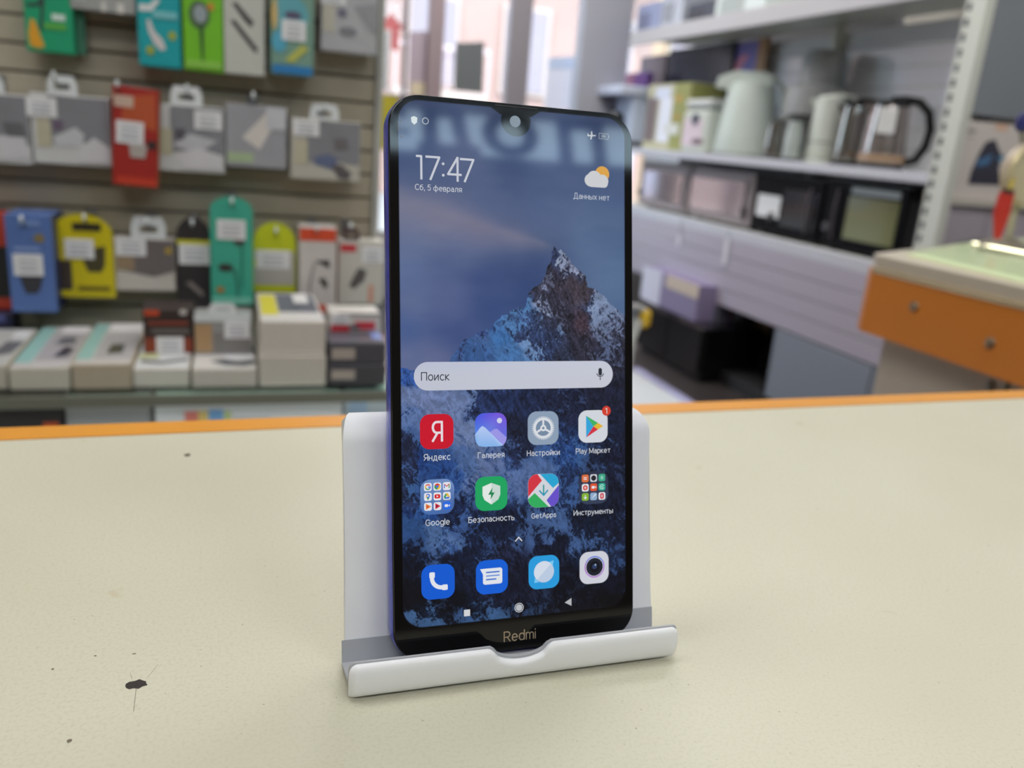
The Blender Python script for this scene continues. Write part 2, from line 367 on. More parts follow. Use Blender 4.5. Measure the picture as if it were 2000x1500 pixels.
pack('toy_box', 'colourful swirled package with a white price label and blue foot', 'package', (529, -60, 613, 147), (120, 156, 140), [
    ('swirl_print', 'p', ell(568, 30, 34, 40), (96, 166, 178)), ('swirl_print', 'p', ell(545, 82, 15, 22), (84, 168, 196)), ('swirl_print', 'p', [(556, 118), (590, 84), (604, 92), (572, 122)], (184, 186, 88)), ('swirl_print', 'e', (536, 30, 6, 30), (206, 176, 110)),
    ('face_print', 'e', (572, 28, 17, 8), (90, 84, 110)), ('blue_foot', 'r', (532, 128, 611, 145), (38, 122, 184))]+tag_print(550, 38, 597, 78), hk=(570, -50), side=(84, 90, 90), depth=.06)
pack('charger_box', 'silver grey charger box at the top right end of the slat wall', 'package', (627, -60, 738, 103), (176, 176, 180), [
    ('side_strip', 'r', (630, 10, 654, 66), (186, 182, 168)), ('charger_picture', 'e', (680, 62, 18, 10), (126, 126, 132)), ('charger_picture', 'e', (668, 26, 10, 9), (112, 110, 128)), ('charger_picture', 'p', [(690, 10), (734, 0), (736, 60), (720, 50)], (150, 150, 156))]+tag_print(626, -20, 674, 12), hk=(682, -50))
# second row
def charger(label, rect, tagr, tab, pic, col=(204, 204, 204), hk=None, extra=()):
    x0, y0, x1, y1 = rect; w = x1-x0; h = y1-y0
    pr = [('grey_panel', 'p', [(x0+w*.22, y0+h*.02), (x1-2, y0+h*.02), (x1-2, y0+h*.72), (x0+w*.55, y0+h*.66), (x0+w*.22, y0+h*.72)], (132, 132, 138)), ('feature_strip', 'r', (x0+w*.06, y0+h*.36, x0+w*.24, y0+h*.76), (188, 182, 158))]
    pr += [('charger_picture', 'p', [(x0+w*a, y0+h*b) for a, b in pic], c) for pic, c in pic]
    pack('charger_box', label, 'package', rect, col, pr+list(extra)+tag_print(*tagr), tab=tab, hk=hk)
WHT = (206, 204, 208)
charger('white charger box cut by the left edge of the photo', (-75, 182, 58, 318), (-70, 190, -30, 232), (-40, 148, 14, 186), [([(.5, .6), (.9, .55), (.98, .9), (.5, .95)], WHT), ([(.6, .4), (.9, .4), (.95, .6), (.65, .6)], (104, 104, 108))], hk=(-12, 160))
charger('white charger box with a plug picture, left of the red pack', (62, 186, 216, 322), (55, 195, 113, 232), (97, 150, 155, 188), [([(.25, .62), (.55, .45), (.66, .55), (.62, .74), (.3, .74)], (196, 196, 200)), ([(.55, .78), (.78, .58), (.98, .72), (.98, .95), (.6, .95)], WHT), ([(.26, .38), (.4, .36), (.38, .5), (.27, .5)], (112, 96, 118))], hk=(116, 162))
pack('adapter_pack', 'red and orange adapter pack with a white price label, second row', 'package', (214, 170, 304, 364), (164, 40, 34), [
    ('orange_panel', 'p', [(236, 190), (296, 178), (300, 250), (230, 240)], (186, 84, 46)), ('printed_logo', 'r', (217, 188, 254, 210), (206, 178, 160)), ('plug_picture', 'p', [(246, 280), (282, 280), (278, 306), (250, 306)], (178, 170, 164)), ('black_block', 'r', (282, 270, 300, 286), (54, 44, 48)),
    ('orange_foot', 'r', (224, 346, 302, 361), (196, 62, 38))]+tag_print(221, 236, 275, 280), hk=(236, 178), depth=.05, side=(150, 120, 80), yf=SY-.08, lean=3)
charger('white charger box with a hang tab, right of the red pack', (303, 206, 438, 336), (380, 214, 434, 250), (335, 170, 396, 208), [([(.25, .6), (.5, .42), (.9, .5), (.6, .72)], (190, 190, 196)), ([(.3, .78), (.6, .62), (.95, .72), (.96, .95), (.4, .95)], WHT), ([(.28, .36), (.44, .34), (.4, .52), (.28, .5)], (92, 88, 98))], hk=(368, 184))
pack('power_bank_box', 'silver box with a pale power bank picture and green lettering strip', 'package', (441, 206, 560, 328), (158, 158, 164), [
    ('power_bank_picture', 'p', [(473, 270), (520, 218), (540, 232), (506, 292)], (214, 208, 202)), ('green_strip', 'r', (444, 300, 494, 318), (168, 188, 148)), ('pale_panel', 'r', (520, 208, 558, 250), (198, 198, 204))], hk=(494, 198), depth=.05)
charger('beige charger box with black plug pictures at the right end of row two', (567, 234, 704, 352), (572, 236, 622, 268), (604, 204, 660, 238), [([(.33, .62), (.55, .56), (.68, .64), (.62, .82), (.34, .74)], (98, 108, 140)), ([(.58, .74), (.72, .72), (.88, .86), (.82, .98), (.68, .94)], (92, 86, 88)), ([(.6, .3), (.8, .28), (.82, .46), (.64, .48)], (110, 106, 108))], (186, 182, 172), hk=(632, 220))
# third row
pack('accessory_pack', 'red and black pack cut by the left edge, third row', 'package', (-40, 416, 17, 604), (186, 66, 46), [('black_panel', 'r', (-38, 480, 15, 580), (40, 40, 40))], hk=(-10, 425))
pack('charger_pack', 'blue charger pack with white price label, third row', 'package', (15, 420, 106, 610), (88, 116, 176), [
    ('gold_seal', 'e', (80, 464, 11, 9), (132, 116, 76)), ('charger_picture', 'p', [(36, 538), (82, 538), (76, 560), (68, 572), (46, 572), (40, 556)], (58, 58, 66)), ('printed_line', 'r', (30, 482, 80, 488), (140, 162, 210)), ('slot_shine', 'r', (42, 432, 84, 440), (124, 150, 200))]+tag_print(26, 495, 84, 537), hk=(54, 436), depth=.09, side=(48, 62, 110))
pack('charger_pack', 'yellow charger pack with rounded top and dark picture', 'package', (103, 418, 222, 580), (206, 190, 22), [
    ('charger_picture', 'p', [(160, 488), (206, 478), (204, 515), (196, 530), (170, 530), (162, 512)], (72, 66, 40)), ('dark_panel', 'r', (104, 508, 138, 566), (66, 56, 50)), ('hang_slot', 'r', (144, 435, 200, 450), (52, 46, 30)), ('printed_line', 'r', (148, 558, 212, 567), (120, 106, 20))]+tag_print(127, 466, 184, 504), arch=.24, hk=(172, 432), depth=.05)
pack('gadget_box', 'dark grey and white box with white hang tab, third row', 'package', (224, 466, 342, 568), (196, 190, 182), [
    ('dark_panel', 'p', [(228, 468), (341, 468), (341, 528), (300, 540), (228, 526)], (110, 102, 102)), ('tan_block', 'r', (228, 500, 262, 528), (150, 130, 104)), ('yellow_mark', 'e', (330, 488, 7, 7), (176, 150, 60))]+tag_print(228, 466, 286, 500), tab=(258, 424, 326, 468), hk=(292, 440))
pack('earphone_pack', 'black earphone pack with yellow stripe and arched top', 'package', (345, 424, 413, 606), (52, 48, 50), [
    ('yellow_stripe', 'r', (346, 468, 411, 476), (206, 200, 50)), ('earphone_picture', 'p', [(362, 552), (372, 548), (398, 572), (392, 578)], (130, 122, 120)), ('grey_mark', 'e', (358, 610-8, 8, 7), (190, 184, 180))]+tag_print(350, 476, 410, 515), arch=.22, hk=(378, 442))
pack('earphone_pack', 'tall turquoise green earphone pack with arched top, third row', 'package', (411, 384, 494, 596), (64, 170, 146), [
    ('earbud_picture', 'e', (467, 470, 11, 8), (62, 66, 64)), ('earbud_picture', 'e', (440, 521, 15, 8), (56, 56, 56)), ('cable_picture', 'p', [(470, 478), (475, 478), (474, 560), (469, 560)], (44, 128, 110)), ('cable_picture', 'p', [(450, 524), (462, 526), (466, 580), (461, 580), (457, 534)], (48, 116, 102)), ('orange_seal', 'e', (429, 565, 8, 6), (170, 124, 60)),
    ('pale_foot', 'r', (413, 580, 492, 594), (120, 196, 176))]+tag_print(424, 428, 480, 466), arch=.12, hk=(454, 400), yf=SY-.085, depth=.06)
pack('earphone_pack', 'pack with lime yellow arched head over a grey window', 'package', (494, 434, 578, 570), (196, 204, 34), [
    ('grey_window', 'r', (496, 490, 575, 556), (178, 174, 168)), ('yellow_seal', 'e', (504, 514, 9, 10), (196, 196, 40))]+tag_print(500, 488, 566, 524), arch=.3, hk=(538, 456))
pack('earphone_box', 'white earphone box with red orange head and foot blocks', 'package', (584, 444, 656, 626), (204, 198, 194), [
    ('red_head', 'r', (585, 446, 655, 470), (214, 78, 46)), ('red_foot', 'r', (596, 594, 640, 624), (204, 84, 52)), ('earbud_picture', 'p', [(614, 508), (642, 506), (644, 522), (630, 516)], (70, 66, 66)), ('earbud_picture', 'p', [(622, 544), (634, 540), (642, 556), (634, 562)], (78, 74, 72)), ('cable_picture', 'p', [(612, 512), (615, 512), (606, 560), (610, 586), (606, 586), (602, 560)], (140, 134, 132))], side=(196, 150, 140), hk=(616, 452), yf=SY-.075, depth=.06)
pack('charger_box', 'white car charger box with small red logo at the slat wall end', 'package', (660, 470, 748, 594), (200, 196, 188), [
    ('red_logo', 'r', (664, 478, 694, 492), (200, 56, 66)), ('charger_picture', 'p', [(700, 522), (716, 528), (712, 546), (692, 564), (682, 558), (690, 540)], (92, 88, 86)), ('red_letters', 'r', (720, 556, 730, 590), (208, 150, 130))]+tag_print(706, 480, 752-4, 512), hk=(680, 450), tab=(668, 446, 700, 472), tabrgb=(90, 70, 72))

# glass shelf on the slat wall and the goods on it
GZ = CAMZ-.37
SHY0 = 1.15
t = thing('glass_shelf', 'long glass shelf below the hanging packages on the slat wall', 'shelf', (0, SY, GZ))
MB().box(-.95, .34, SHY0-SY, 0, -.008, 0, .001).build('shelf_pane', GLASS_GREEN, t)
MB().box(-.95, .34, SHY0-SY-.003, SHY0-SY, -.014, .002, .001).build('front_profile', pm((128, 130, 118), .3, metal=.3), t)
for x in (-.6, .2):
    MB().prism([(0, -.008), (-.30, -.012), (-.30, -.018), (0, -.06)], x, x+.004, 'x').build('bracket', pm((170, 170, 172), .35, metal=.7), t)
def flatbox(name, label, px, yf, depth, z0, h, rgb, toprgb, tops=(), fronts=(), group='boxes lying on the glass shelf', cat='box'):
    """a box lying flat: px is the pixel span of its front edge, tops are prints on the upper face in fractions (u, v) of that face"""
    ym = P(0, 0, y=1).z
    zc = z0+h/2
    def xof(p):
        lo, hi = 500, 900
        for _ in range(40):
            m = (lo+hi)/2
            if P(p, m, y=yf).z > zc: lo = m
            else: hi = m
        return P(p, lo, y=yf).x
    X0, X1 = xof(px[0]), xof(px[1]); w = X1-X0
    t = thing(name, label, cat, ((X0+X1)/2, yf+depth/2, z0), group=group)
    MB().box(-w/2, w/2, -depth/2, depth/2, 0, h, .0015).build('carton', pm(rgb, .5), t)
    MB().box(-w/2+.002, w/2-.002, -depth/2+.002, depth/2-.002, h, h+.0008).build('lid_print', pm(toprgb, .35), t)
    for i, (nm, pts, c) in enumerate(tops):
        MB().prism([(-w/2+u*w, -depth/2+v*depth) for u, v in pts], h+.0008, h+.0016+.0003*i, 'z').build(nm, pm(c, .35), t)
    for nm, (u0, v0, u1, v1), c in fronts:
        MB().box(-w/2+u0*w, -w/2+u1*w, -depth/2-.0008, -depth/2, v0*h, v1*h).build(nm, pm(c, .45), t)
    return t
TEAL = (150, 192, 188)
earp = lambda c: [('picture', [(.12, .25), (.6, .2), (.8, .55), (.55, .75), (.3, .6)], c)]
flatbox('earphone_case', 'flat pale box lying at the left edge of the glass shelf', (-90, 14), 1.19, .20, GZ, .032, (196, 190, 176), (186, 188, 188), [('dark_picture', [(.5, .2), (.9, .3), (.95, .6), (.6, .6)], (104, 106, 112)), ('white_label', [(.6, .72), (.95, .72), (.95, .92), (.6, .92)], (226, 226, 230))])
flatbox('earphone_case', 'flat box with teal stripe and black earphone picture, left on shelf', (18, 137), 1.185, .23, GZ, .030, (202, 196, 182), (196, 192, 192), [('teal_stripe', [(.02, .1), (.3, .1), (.3, .95), (.02, .95)], TEAL), ('grey_photo', [(.34, .15), (.96, .15), (.96, .8), (.34, .8)], (172, 168, 172)), ('earbud_picture', [(.62, .2), (.85, .22), (.9, .4), (.7, .45)], (66, 62, 72)), ('earbud_picture', [(.5, .5), (.85, .52), (.8, .68), (.55, .66)], (100, 100, 108)), ('white_label', [(.45, .8), (.95, .8), (.95, .96), (.45, .96)], (232, 230, 234))])
flatbox('earphone_case', 'second flat box with teal stripe, deeper beige front', (141, 257), 1.185, .24, GZ, .034, (184, 170, 150), (200, 196, 194), [('teal_stripe', [(.02, .1), (.28, .1), (.28, .95), (.02, .95)], TEAL), ('grey_photo', [(.32, .12), (.96, .12), (.96, .7), (.32, .7)], (176, 174, 178)), ('earbud_picture', [(.5, .2), (.78, .22), (.76, .42), (.52, .42)], (74, 76, 72)), ('white_label', [(.34, .78), (.96, .78), (.96, .96), (.34, .96)], (234, 232, 236))])
flatbox('earphone_case', 'flat white box with a dark curved cable picture, shelf middle', (260, 370), 1.19, .22, GZ, .026, (214, 210, 200), (212, 214, 216), [('cable_picture', [(.1, .14), (.5, .10), (.95, .18), (.95, .23), (.5, .16), (.1, .20)], (84, 88, 92)), ('green_mark', [(.05, .24), (.4, .24), (.4, .33), (.05, .33)], (190, 196, 140))])
flatbox('earphone_case', 'flat white box with black headband picture, beside the tall stack', (375, 502), 1.185, .20, GZ, .026, (204, 196, 188), (214, 212, 210), [('headband_picture', [(.28, .2), (.5, .1), (.8, .07), (.99, .14), (.95, .22), (.7, .18), (.5, .24)], (74, 78, 84)), ('white_label', [(.5, .26), (.96, .26), (.96, .36), (.5, .36)], (230, 230, 236))])
SEAM = [('seam_line', (.02, .04, .98, .09), (228, 224, 216))]
flatbox('headphone_box', 'lower beige white box of the tall stack on the shelf', (506, 637), 1.185, .20, GZ, .045, (206, 198, 188), (220, 216, 210), fronts=SEAM, group='stacked white boxes')
flatbox('headphone_box', 'upper beige white box of the tall stack, yellow label on its lid', (508, 636), 1.188, .20, GZ+.0462, .048, (210, 202, 192), (214, 212, 212), [('yellow_label', [(.04, .2), (.3, .2), (.3, .9), (.04, .9)], (214, 206, 60)), ('dark_photo', [(.32, .3), (.95, .3), (.95, .92), (.32, .92)], (92, 98, 112)), ('white_label', [(.6, .6), (.85, .6), (.85, .95), (.6, .95)], (232, 230, 232))], SEAM, group='stacked white boxes')
flatbox('speaker_box', 'lower dark grey box with a pale label under the red boxes', (640, 754), 1.185, .20, GZ, .030, (74, 72, 78), (84, 84, 92), fronts=[('pale_label', (.06, .3, .46, .78), (178, 166, 158))], group='stacked dark boxes')
flatbox('speaker_box', 'upper dark grey box with a pale label and blue mark under red boxes', (641, 754), 1.188, .20, GZ+.0312, .032, (78, 76, 84), (92, 92, 102), [('blue_mark', [(.8, .1), (.98, .1), (.98, .3), (.8, .3)], (130, 150, 210)), ('white_paper', [(.5, .35), (.98, .35), (.98, .6), (.5, .6)], (220, 222, 230))], [('pale_label', (.06, .25, .46, .75), (178, 166, 158))], group='stacked dark boxes')
# standing on the shelf further back
def stand(name, label, rect, yf, depth, rgb, prints, tab=None, z0=GZ+.0265, hk=None):
    return pack(name, label, 'box', rect, rgb, prints, depth=depth, yf=yf, tab=tab, zbase=z0, group='boxes standing on the glass shelf')
stand('gadget_box', 'black and orange box with white price label standing on the shelf', (280, 604, 378, 700), 1.27, .06, (56, 44, 42), [
    ('orange_mark', 'r', (283, 606, 312, 618), (196, 74, 40)), ('orange_panel', 'r', (282, 666, 376, 698), (140, 62, 40)), ('orange_line', 'r', (290, 630, 368, 638), (130, 62, 46)), ('grey_line', 'r', (296, 646, 370, 656), (104, 98, 94)), ('white_mark', 'e', (359, 610, 8, 6), (196, 190, 184))]+tag_print(304, 664, 358, 698))
stand('headphone_box', 'grey box with brown strip and white hang tab standing on the shelf', (380, 616, 492, 696), 1.26, .05, (150, 150, 150), [
    ('brown_strip', 'r', (381, 634, 414, 690), (176, 144, 106)), ('white_head', 'r', (380, 612, 490, 628), (214, 220, 222)), ('grey_photo', 'r', (416, 650, 488, 690), (128, 126, 124))]+tag_print(438, 628, 488, 662), tab=(408, 592, 462, 616))
stand('mouse_box', 'red and white box standing on the dark grey boxes', (644, 612, 742, 676), 1.25, .06, (208, 204, 200), [
    ('red_panel', 'r', (646, 650, 682, 674), (190, 52, 64)), ('red_panel', 'r', (692, 640, 732, 668), (196, 56, 68)), ('black_top', 'r', (660, 612, 742, 617), (70, 66, 72)), ('grey_picture', 'p', [(680, 652), (700, 650), (702, 668), (684, 668)], (96, 88, 98))]+tag_print(646, 616, 682, 650), z0=GZ+.0645)
pack('camera_box', 'dark blue box low at the left edge behind the flat boxes', 'box', (-60, 612, 26, 664), (44, 46, 74), [('blue_patch', 'r', (-10, 614, 12, 626), (90, 92, 150))], yf=1.42, depth=.05, zbase=GZ)

# lower showcase in front of the slat wall
SZ = CAMZ-.45
t = thing('low_showcase', 'pale topped low showcase under the glass shelf, reaching right of the phone', 'showcase', (0, 1.28, 0))
MB().box(-1.0, .80, -.20, .24, SZ-.03, SZ, .004).build('top_panel', pm((208, 214, 222), .15), t)
MB().box(.795, .815, -.21, .25, SZ-.05, SZ+.004, .003).build('edge_profile', pm((150, 150, 190), .3, metal=.3), t)
MB().box(-.98, .78, -.18, .22, .04, SZ-.03).build('body', pm((196, 196, 200), .6), t)
MB().box(-.96, .76, -.16, .22, 0, .04).build('plinth', pm((60, 58, 60), .6), t)
flatbox('printer_paper_box', 'white box with coloured lettering below the glass shelf', (303, 668), 1.17, .12, SZ, .0705, (226, 228, 230), (228, 230, 232), fronts=[('red_print', (.15, .35, .22, .72), (222, 130, 120)), ('yellow_print', (.22, .35, .27, .72), (226, 200, 120)), ('blue_print', (.275, .38, .35, .74), (120, 170, 220)), ('green_print', (.355, .4, .39, .7), (190, 206, 140)), ('grey_print', (.4, .42, .6, .55), (176, 180, 190)), ('blue_patch', (.05, .1, .1, .3), (196, 212, 234))], group='boxes on the low showcase')
flatbox('printer_paper_box', 'pale blue white box behind the left edge of the stand', (672, 760), 1.19, .12, SZ, .0700, (206, 214, 226), (214, 220, 230), fronts=[('blue_print', (.1, .5, .5, .8), (176, 200, 232))], group='boxes on the low showcase')
flatbox('toner_box', 'black box with orange wedge in the lower left corner by the counter', (-70, 122), 1.17, .12, SZ, .066, (48, 44, 44), (60, 56, 54), fronts=[('orange_wedge', (.80, .1, .96, .6), (196, 84, 44))], group='boxes on the low showcase')
flatbox('toner_box', 'plain grey box between the black box and the lettered box', (128, 296), 1.18, .12, SZ, .070, (164, 164, 164), (176, 176, 178), group='boxes on the low showcase')
t = thing('clamp_stand', 'small pale stand with a yellow knob right behind the phone edge', 'stand', P(1250, 606, x=.80))
MB().tube([(-.03, -.01, .012), (0, 0, .006), (.012, 0, 0)], .006).build('bar', pm((176, 178, 180), .4), t)
MB().lathe([(.004, -.03), (.012, -.022), (.012, .004), (.004, .012)], .014, 0, -.008, 12).build('yellow_knob', pm((206, 170, 40), .5), t)
MB().tube([(.0, 0, -.02), (-.012, 0, -.06), (-.016, 0, P(1238, 722, x=.80).z-P(1250, 606, x=.80).z-.02)], .011).build('stem', pm((186, 190, 186), .5), t)

# ------------------------------------------------------------------ shelving unit on the right
RX = 2.2; RB = 2.62                              # front and back planes of the shelves
Y0, Y1 = 2.30, 4.75
WHS = pm((206, 208, 200), .4); LIL = pm((176, 168, 182), .28)
t = thing('shop_shelving', 'white metal shop shelving with slotted post holding kettles and microwaves', 'shelving', (RX, Y0, 0))
def board(name, z0, z1, x0=RX+.02, mat=None):
    q = [(x0, 2.30), (2.235, 2.30), (RB, 2.70), (RB, Y1), (x0, Y1)] if x0 < 2.235 else [(x0, 2.32), (RB, 2.70), (RB, Y1), (x0, Y1)]
    return MB().prism([(a-RX, b-Y0) for a, b in q], z0, z1, 'z').build(name, mat, t)
def sb(name, x0, x1, y0, y1, z0, z1, mat, ch=.003, par=None):
    return MB().box(x0-RX, x1-RX, y0-Y0, y1-Y0, z0, z1, ch).build(name, mat, par or t)
MZ, LZ, TZ = CAMZ-.012, CAMZ-.335, CAMZ+.62
BACK = pm((212, 212, 218), .12, var=.02, coat=.6)
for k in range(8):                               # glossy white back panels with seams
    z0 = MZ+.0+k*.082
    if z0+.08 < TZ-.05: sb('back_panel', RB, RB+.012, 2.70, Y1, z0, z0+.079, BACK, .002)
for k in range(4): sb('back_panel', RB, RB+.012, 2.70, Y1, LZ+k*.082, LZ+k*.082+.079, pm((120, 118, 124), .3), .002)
board('shelf_board', MZ-.02, MZ, mat=WHS); sb('price_rail', RX, RX+.02, Y0, Y1, MZ-.034, MZ+.002, pm((196, 196, 206), .3))
board('shelf_board', LZ-.02, LZ, mat=WHS); sb('price_rail', RX, RX+.02, Y0, Y1, LZ-.048, LZ+.002, pm((196, 196, 206), .3))
board('shelf_board', TZ-.035, TZ-.012, mat=WHS); sb('price_rail', RX, RX+.02, Y0+.02, Y1, TZ-.075, TZ, pm((186, 184, 188), .35))
for y in (2.212, 3.39): 
    par = sb('post', RX if y < 3 else RB-.05, RX+.035 if y < 3 else RB, y, y+.085 if y < 3 else y+.05, 0, 2.0, WHS)
    if y < 3:
        slm = MB().box(-.0012, 0, y+.058-Y0, y+.074-Y0, 0, .024).mesh('slot'); slm.materials.append(pm((66, 70, 74), .6))
        for k in range(40): link('slot', slm, par, (0, 0, CAMZ-.55+k*.045))
MB().prism([(RX+.03-RX, 0), (RX+.06-RX, .03), (.20, .17), (.195, .175), (.03, .01)], MZ-.10, MZ-.02, 'z').build('bracket', WHS, t)
# base: fascia with seams, closed panel near us, dark opening further away
for k in range(4): sb('fascia_panel', RX, RX+.016, Y0-.05, Y1, LZ-.048-.078*(k+1)+.003, LZ-.048-.078*k, LIL, .002)
for k in range(2): sb('side_door', RX, RX+.02, 2.97-.61*k-.60, 2.97-.61*k, .05, LZ-.365, pm((134, 140, 152), .4), .003)
sb('base_post', RX, RX+.05, 3.42, 3.50, 0, LZ-.36, pm((86, 86, 98), .4))
sb('base_back', RB, RB+.02, 2.3, Y1, 0, LZ-.05, pm((32, 32, 36), .6)); sb('base_floor', RX, RB, 2.97, Y1, .0, .06, pm((34, 32, 34), .5))
sb('base_wall', RX, RB, 2.955, 2.97, 0, LZ-.36, pm((52, 52, 58), .5))
G1 = 'small appliances on the middle shelf'
STEEL = pm((150, 146, 142), .18, metal=.9, var=.1); BLK = pm((22, 22, 25), .4, spec=.25); BLKG = pm((14, 14, 17), .08); WPL = pm((196, 200, 192), .35)
def at(px, x, z): 
    p = P(px[0], px[1], x=x); return (x, p.y, z)
def kettle(name, label, px0, px1, top, x, body, glass=False, hmat=BLK, spout=True, hk=1.0):
    """a jug kettle with base, body, lid, spout and a handle towards us along the shelf"""
    a = P(px0, top, x=x); b = P(px1, top, x=x); y = (a.y+b.y)/2
    dist = math.hypot(x, y); r = (px1-px0)*.5*(x*M[2][0]+y*M[2][1])/FPX
    h = P((px0+px1)/2, top, x=x).z-MZ
    t = thing(name, label, 'kettle', (x, y, MZ), rot=(0, 0, R(-40)), group=G1)
    MB().lathe([(r*.98, 0), (r*1.0, .006), (r*.95, .018), (r*.8, .02)], n=28).build('power_base', hmat, t, True)
    MB().lathe([(r*.95, .022), (r*.98, .03), (r*.94, h*.35), (r*.86, h*.7), (r*.78, h*.9)], n=32).build('body', body, t, True)
    MB().lathe([(r*.79, h*.9), (r*.79, h*.93), (r*.6, h*.97), (r*.15, h*.985), (r*.14, h), (r*.02, h*1.0)], n=28).build('lid', hmat, t, True)
    hx = r*.80
    MB().tube([(0, 0, h*.985), (hx*.7, 0, h*1.0), (hx+r*.35, 0, h*.98), (hx+r*.8, 0, h*.84), (hx+r*.98, 0, h*.6), (hx+r*.9, 0, h*.36), (hx+r*.6, 0, h*.16), (hx+r*.15, 0, h*.12)], r*.19*hk, 12).build('handle', hmat, t, True)
    if spout: MB().prism([(-r*.72, h*.72), (-r*1.12, h*.90), (-r*1.05, h*.93), (-r*.70, h*.90)], -r*.22, r*.22).build('spout', body, t)
    MB().cyl(0, 0, h*.3, h*.315, r*.955, 28).build('band', STEEL, t, True)
    return t, r, h
k, r, h = kettle('kettle', 'large steel and glass kettle with a thick black handle next to the slotted post', 1702, 1788, 194, 2.33, pm((168, 160, 158), .12, metal=.75, var=.25, scale=18))
MB().box(-r*.45, r*.3, -r*1.0, -r*.8, h*.5, h*.86, .003).build('price_label', pm(PAPER, .5), k)
MB().lathe([(r*.99, .024), (r*1.0, .05), (r*.985, .052)], n=28, closed=True).build('brown_ring', pm((156, 128, 104), .4), k)
kettle('kettle', 'brushed steel kettle behind the large black handled kettle', 1646, 1706, 196, 2.36, STEEL)
kettle('kettle', 'plain white kettle standing left of the steel kettles', 1594, 1660, 184, 2.36, WPL, hmat=WPL, hk=.5)
# small glass jug in front
def jug(label, px0, px1, top, x, mat, hm):
    y = P((px0+px1)/2, top, x=x).y; r = (px1-px0)*.5*(x*M[2][0]+y*M[2][1])/FPX; h = P((px0+px1)/2, top, x=x).z-MZ
    t = thing('glass_jug', label, 'jug', (x, y, MZ), rot=(0, 0, R(-40)), group=G1)
    MB().lathe([(r*.9, 0), (r*1.0, .01), (r*.96, h*.5), (r*.74, h*.86), (r*.78, h*.9)], n=26).build('body', mat, t, True)
    MB().lathe([(r*.78, h*.9), (r*.76, h*.97), (r*.3, h), (r*.02, h)], n=26).build('lid', hm, t, True)
    MB().lathe([(r*1.0, 0), (r*1.03, .012), (r*.99, .014)], n=26, closed=True).build('foot', hm, t, True)
    MB().tube([(r*.75, 0, h*.88), (r*1.5, 0, h*.8), (r*1.5, 0, h*.4), (r*.9, 0, h*.2)], r*.13, 8).build('handle', hm, t, True)
jug('small glass jug with dark lid standing left of the white kettle', 1540, 1572, 228, 2.25, pm((178, 186, 184), .1, var=.2), pm((44, 48, 50), .3))
jug('small steel jug with a dark foot beside the tall thermo pot', 1500, 1536, 232, 2.25, STEEL, pm((70, 72, 70), .3))
# tall thermo pot: oval body, overhanging spout head, handle
tx = 2.36; ty = P(1462, 220, x=tx).y; th = P(1470, 142, x=tx).z-MZ; tr = 44*(tx*M[2][0]+ty*M[2][1])/FPX
t = thing('thermo_pot', 'big plain white thermo pot with spout head, tallest on the middle shelf', 'thermo pot', (tx, ty, MZ), rot=(0, 0, R(-40)), group=G1)
pot = pm((192, 200, 194), .45)
MB().lathe([(tr*1.25, 0), (tr*1.3, .02), (tr*1.22, th*.25), (tr*1.05, th*.7), (tr*.95, th*.86)], n=32).build('body', pot, t, True)
MB().prism([(-tr*1.5, th*.80), (-tr*1.05, th*.80), (-tr*.9, th*.72), (tr*.85, th*.84), (tr*.9, th*.96), (tr*.5, th), (-tr*.7, th), (-tr*1.4, th*.92)], -tr*.6, tr*.6).build('spout_head', pot, t)
MB().tube([(tr*.8, 0, th*.95), (tr*1.3, 0, th*.85), (tr*1.45, 0, th*.6)], tr*.12).build('handle', pot, t, True)
MB().lathe([(tr*1.2, -.0), (tr*1.33, .008), (tr*1.31, .018)], n=28, closed=True).build('foot_ring', pm((150, 156, 152), .5), t, True)
# grey food processor behind
gx = 2.48; gy = P(1600, 160, x=gx).y; gh = P(1600, 100, x=gx).z-MZ; gr = 46*(gx*M[2][0]+gy*M[2][1])/FPX
t = thing('food_processor', 'grey food processor behind the white kettle, against the glossy back panel', 'food processor', (gx, gy, MZ), rot=(0, 0, R(-40)), group=G1)
gm = pm((150, 150, 150), .4)
MB().box(-gr*1.3, gr*1.3, -gr*.8, gr*.8, 0, gh*.42, .012).build('motor_base', pm((120, 122, 122), .4), t)
MB().lathe([(gr*1.25, gh*.42), (gr*1.3, gh*.5), (gr*1.25, gh*.66), (gr*.85, gh*.7)], n=28).build('bowl', gm, t, True)
MB().lathe([(gr*.84, gh*.7), (gr*.78, gh*.95), (gr*.6, gh), (gr*.02, gh)], n=24).build('feed_tube', gm, t, True)
MB().lathe([(.001, -.004), (.016, -.004), (.016, .006), (.001, .008)], -gr*1.3, 0, gh*.2, 16, 'x').build('knob', pm((70, 72, 74), .4), t)
# white bread maker
bx = 2.34; by = P(1382, 250, x=bx).y; bh = P(1385, 196, x=bx).z-MZ
t = thing('bread_maker', 'white bread maker with a printed front and dark dial, left of the thermo pot', 'bread maker', (bx, by, MZ), group=G1)
MB().box(-.10, .12, -.16, .09, 0, bh*.8, .02).build('body', WPL, t); MB().box(-.10, .12, -.16, .09, bh*.81, bh, .02).build('lid', pm((190, 192, 190), .4), t)
MB().box(-.103, -.099, -.12, .07, bh*.12, bh*.62).build('printed_front', pm((214, 196, 206), .4), t)
MB().lathe([(.001, -.012), (.026, -.012), (.028, 0)], -.10, -.05, bh*.62, 18, 'x').build('dial', pm((58, 66, 86), .3), t)
MB().box(-.104, -.10, -.14, -.04, bh*.16, bh*.26).build('dark_print', pm((110, 86, 92), .4), t)
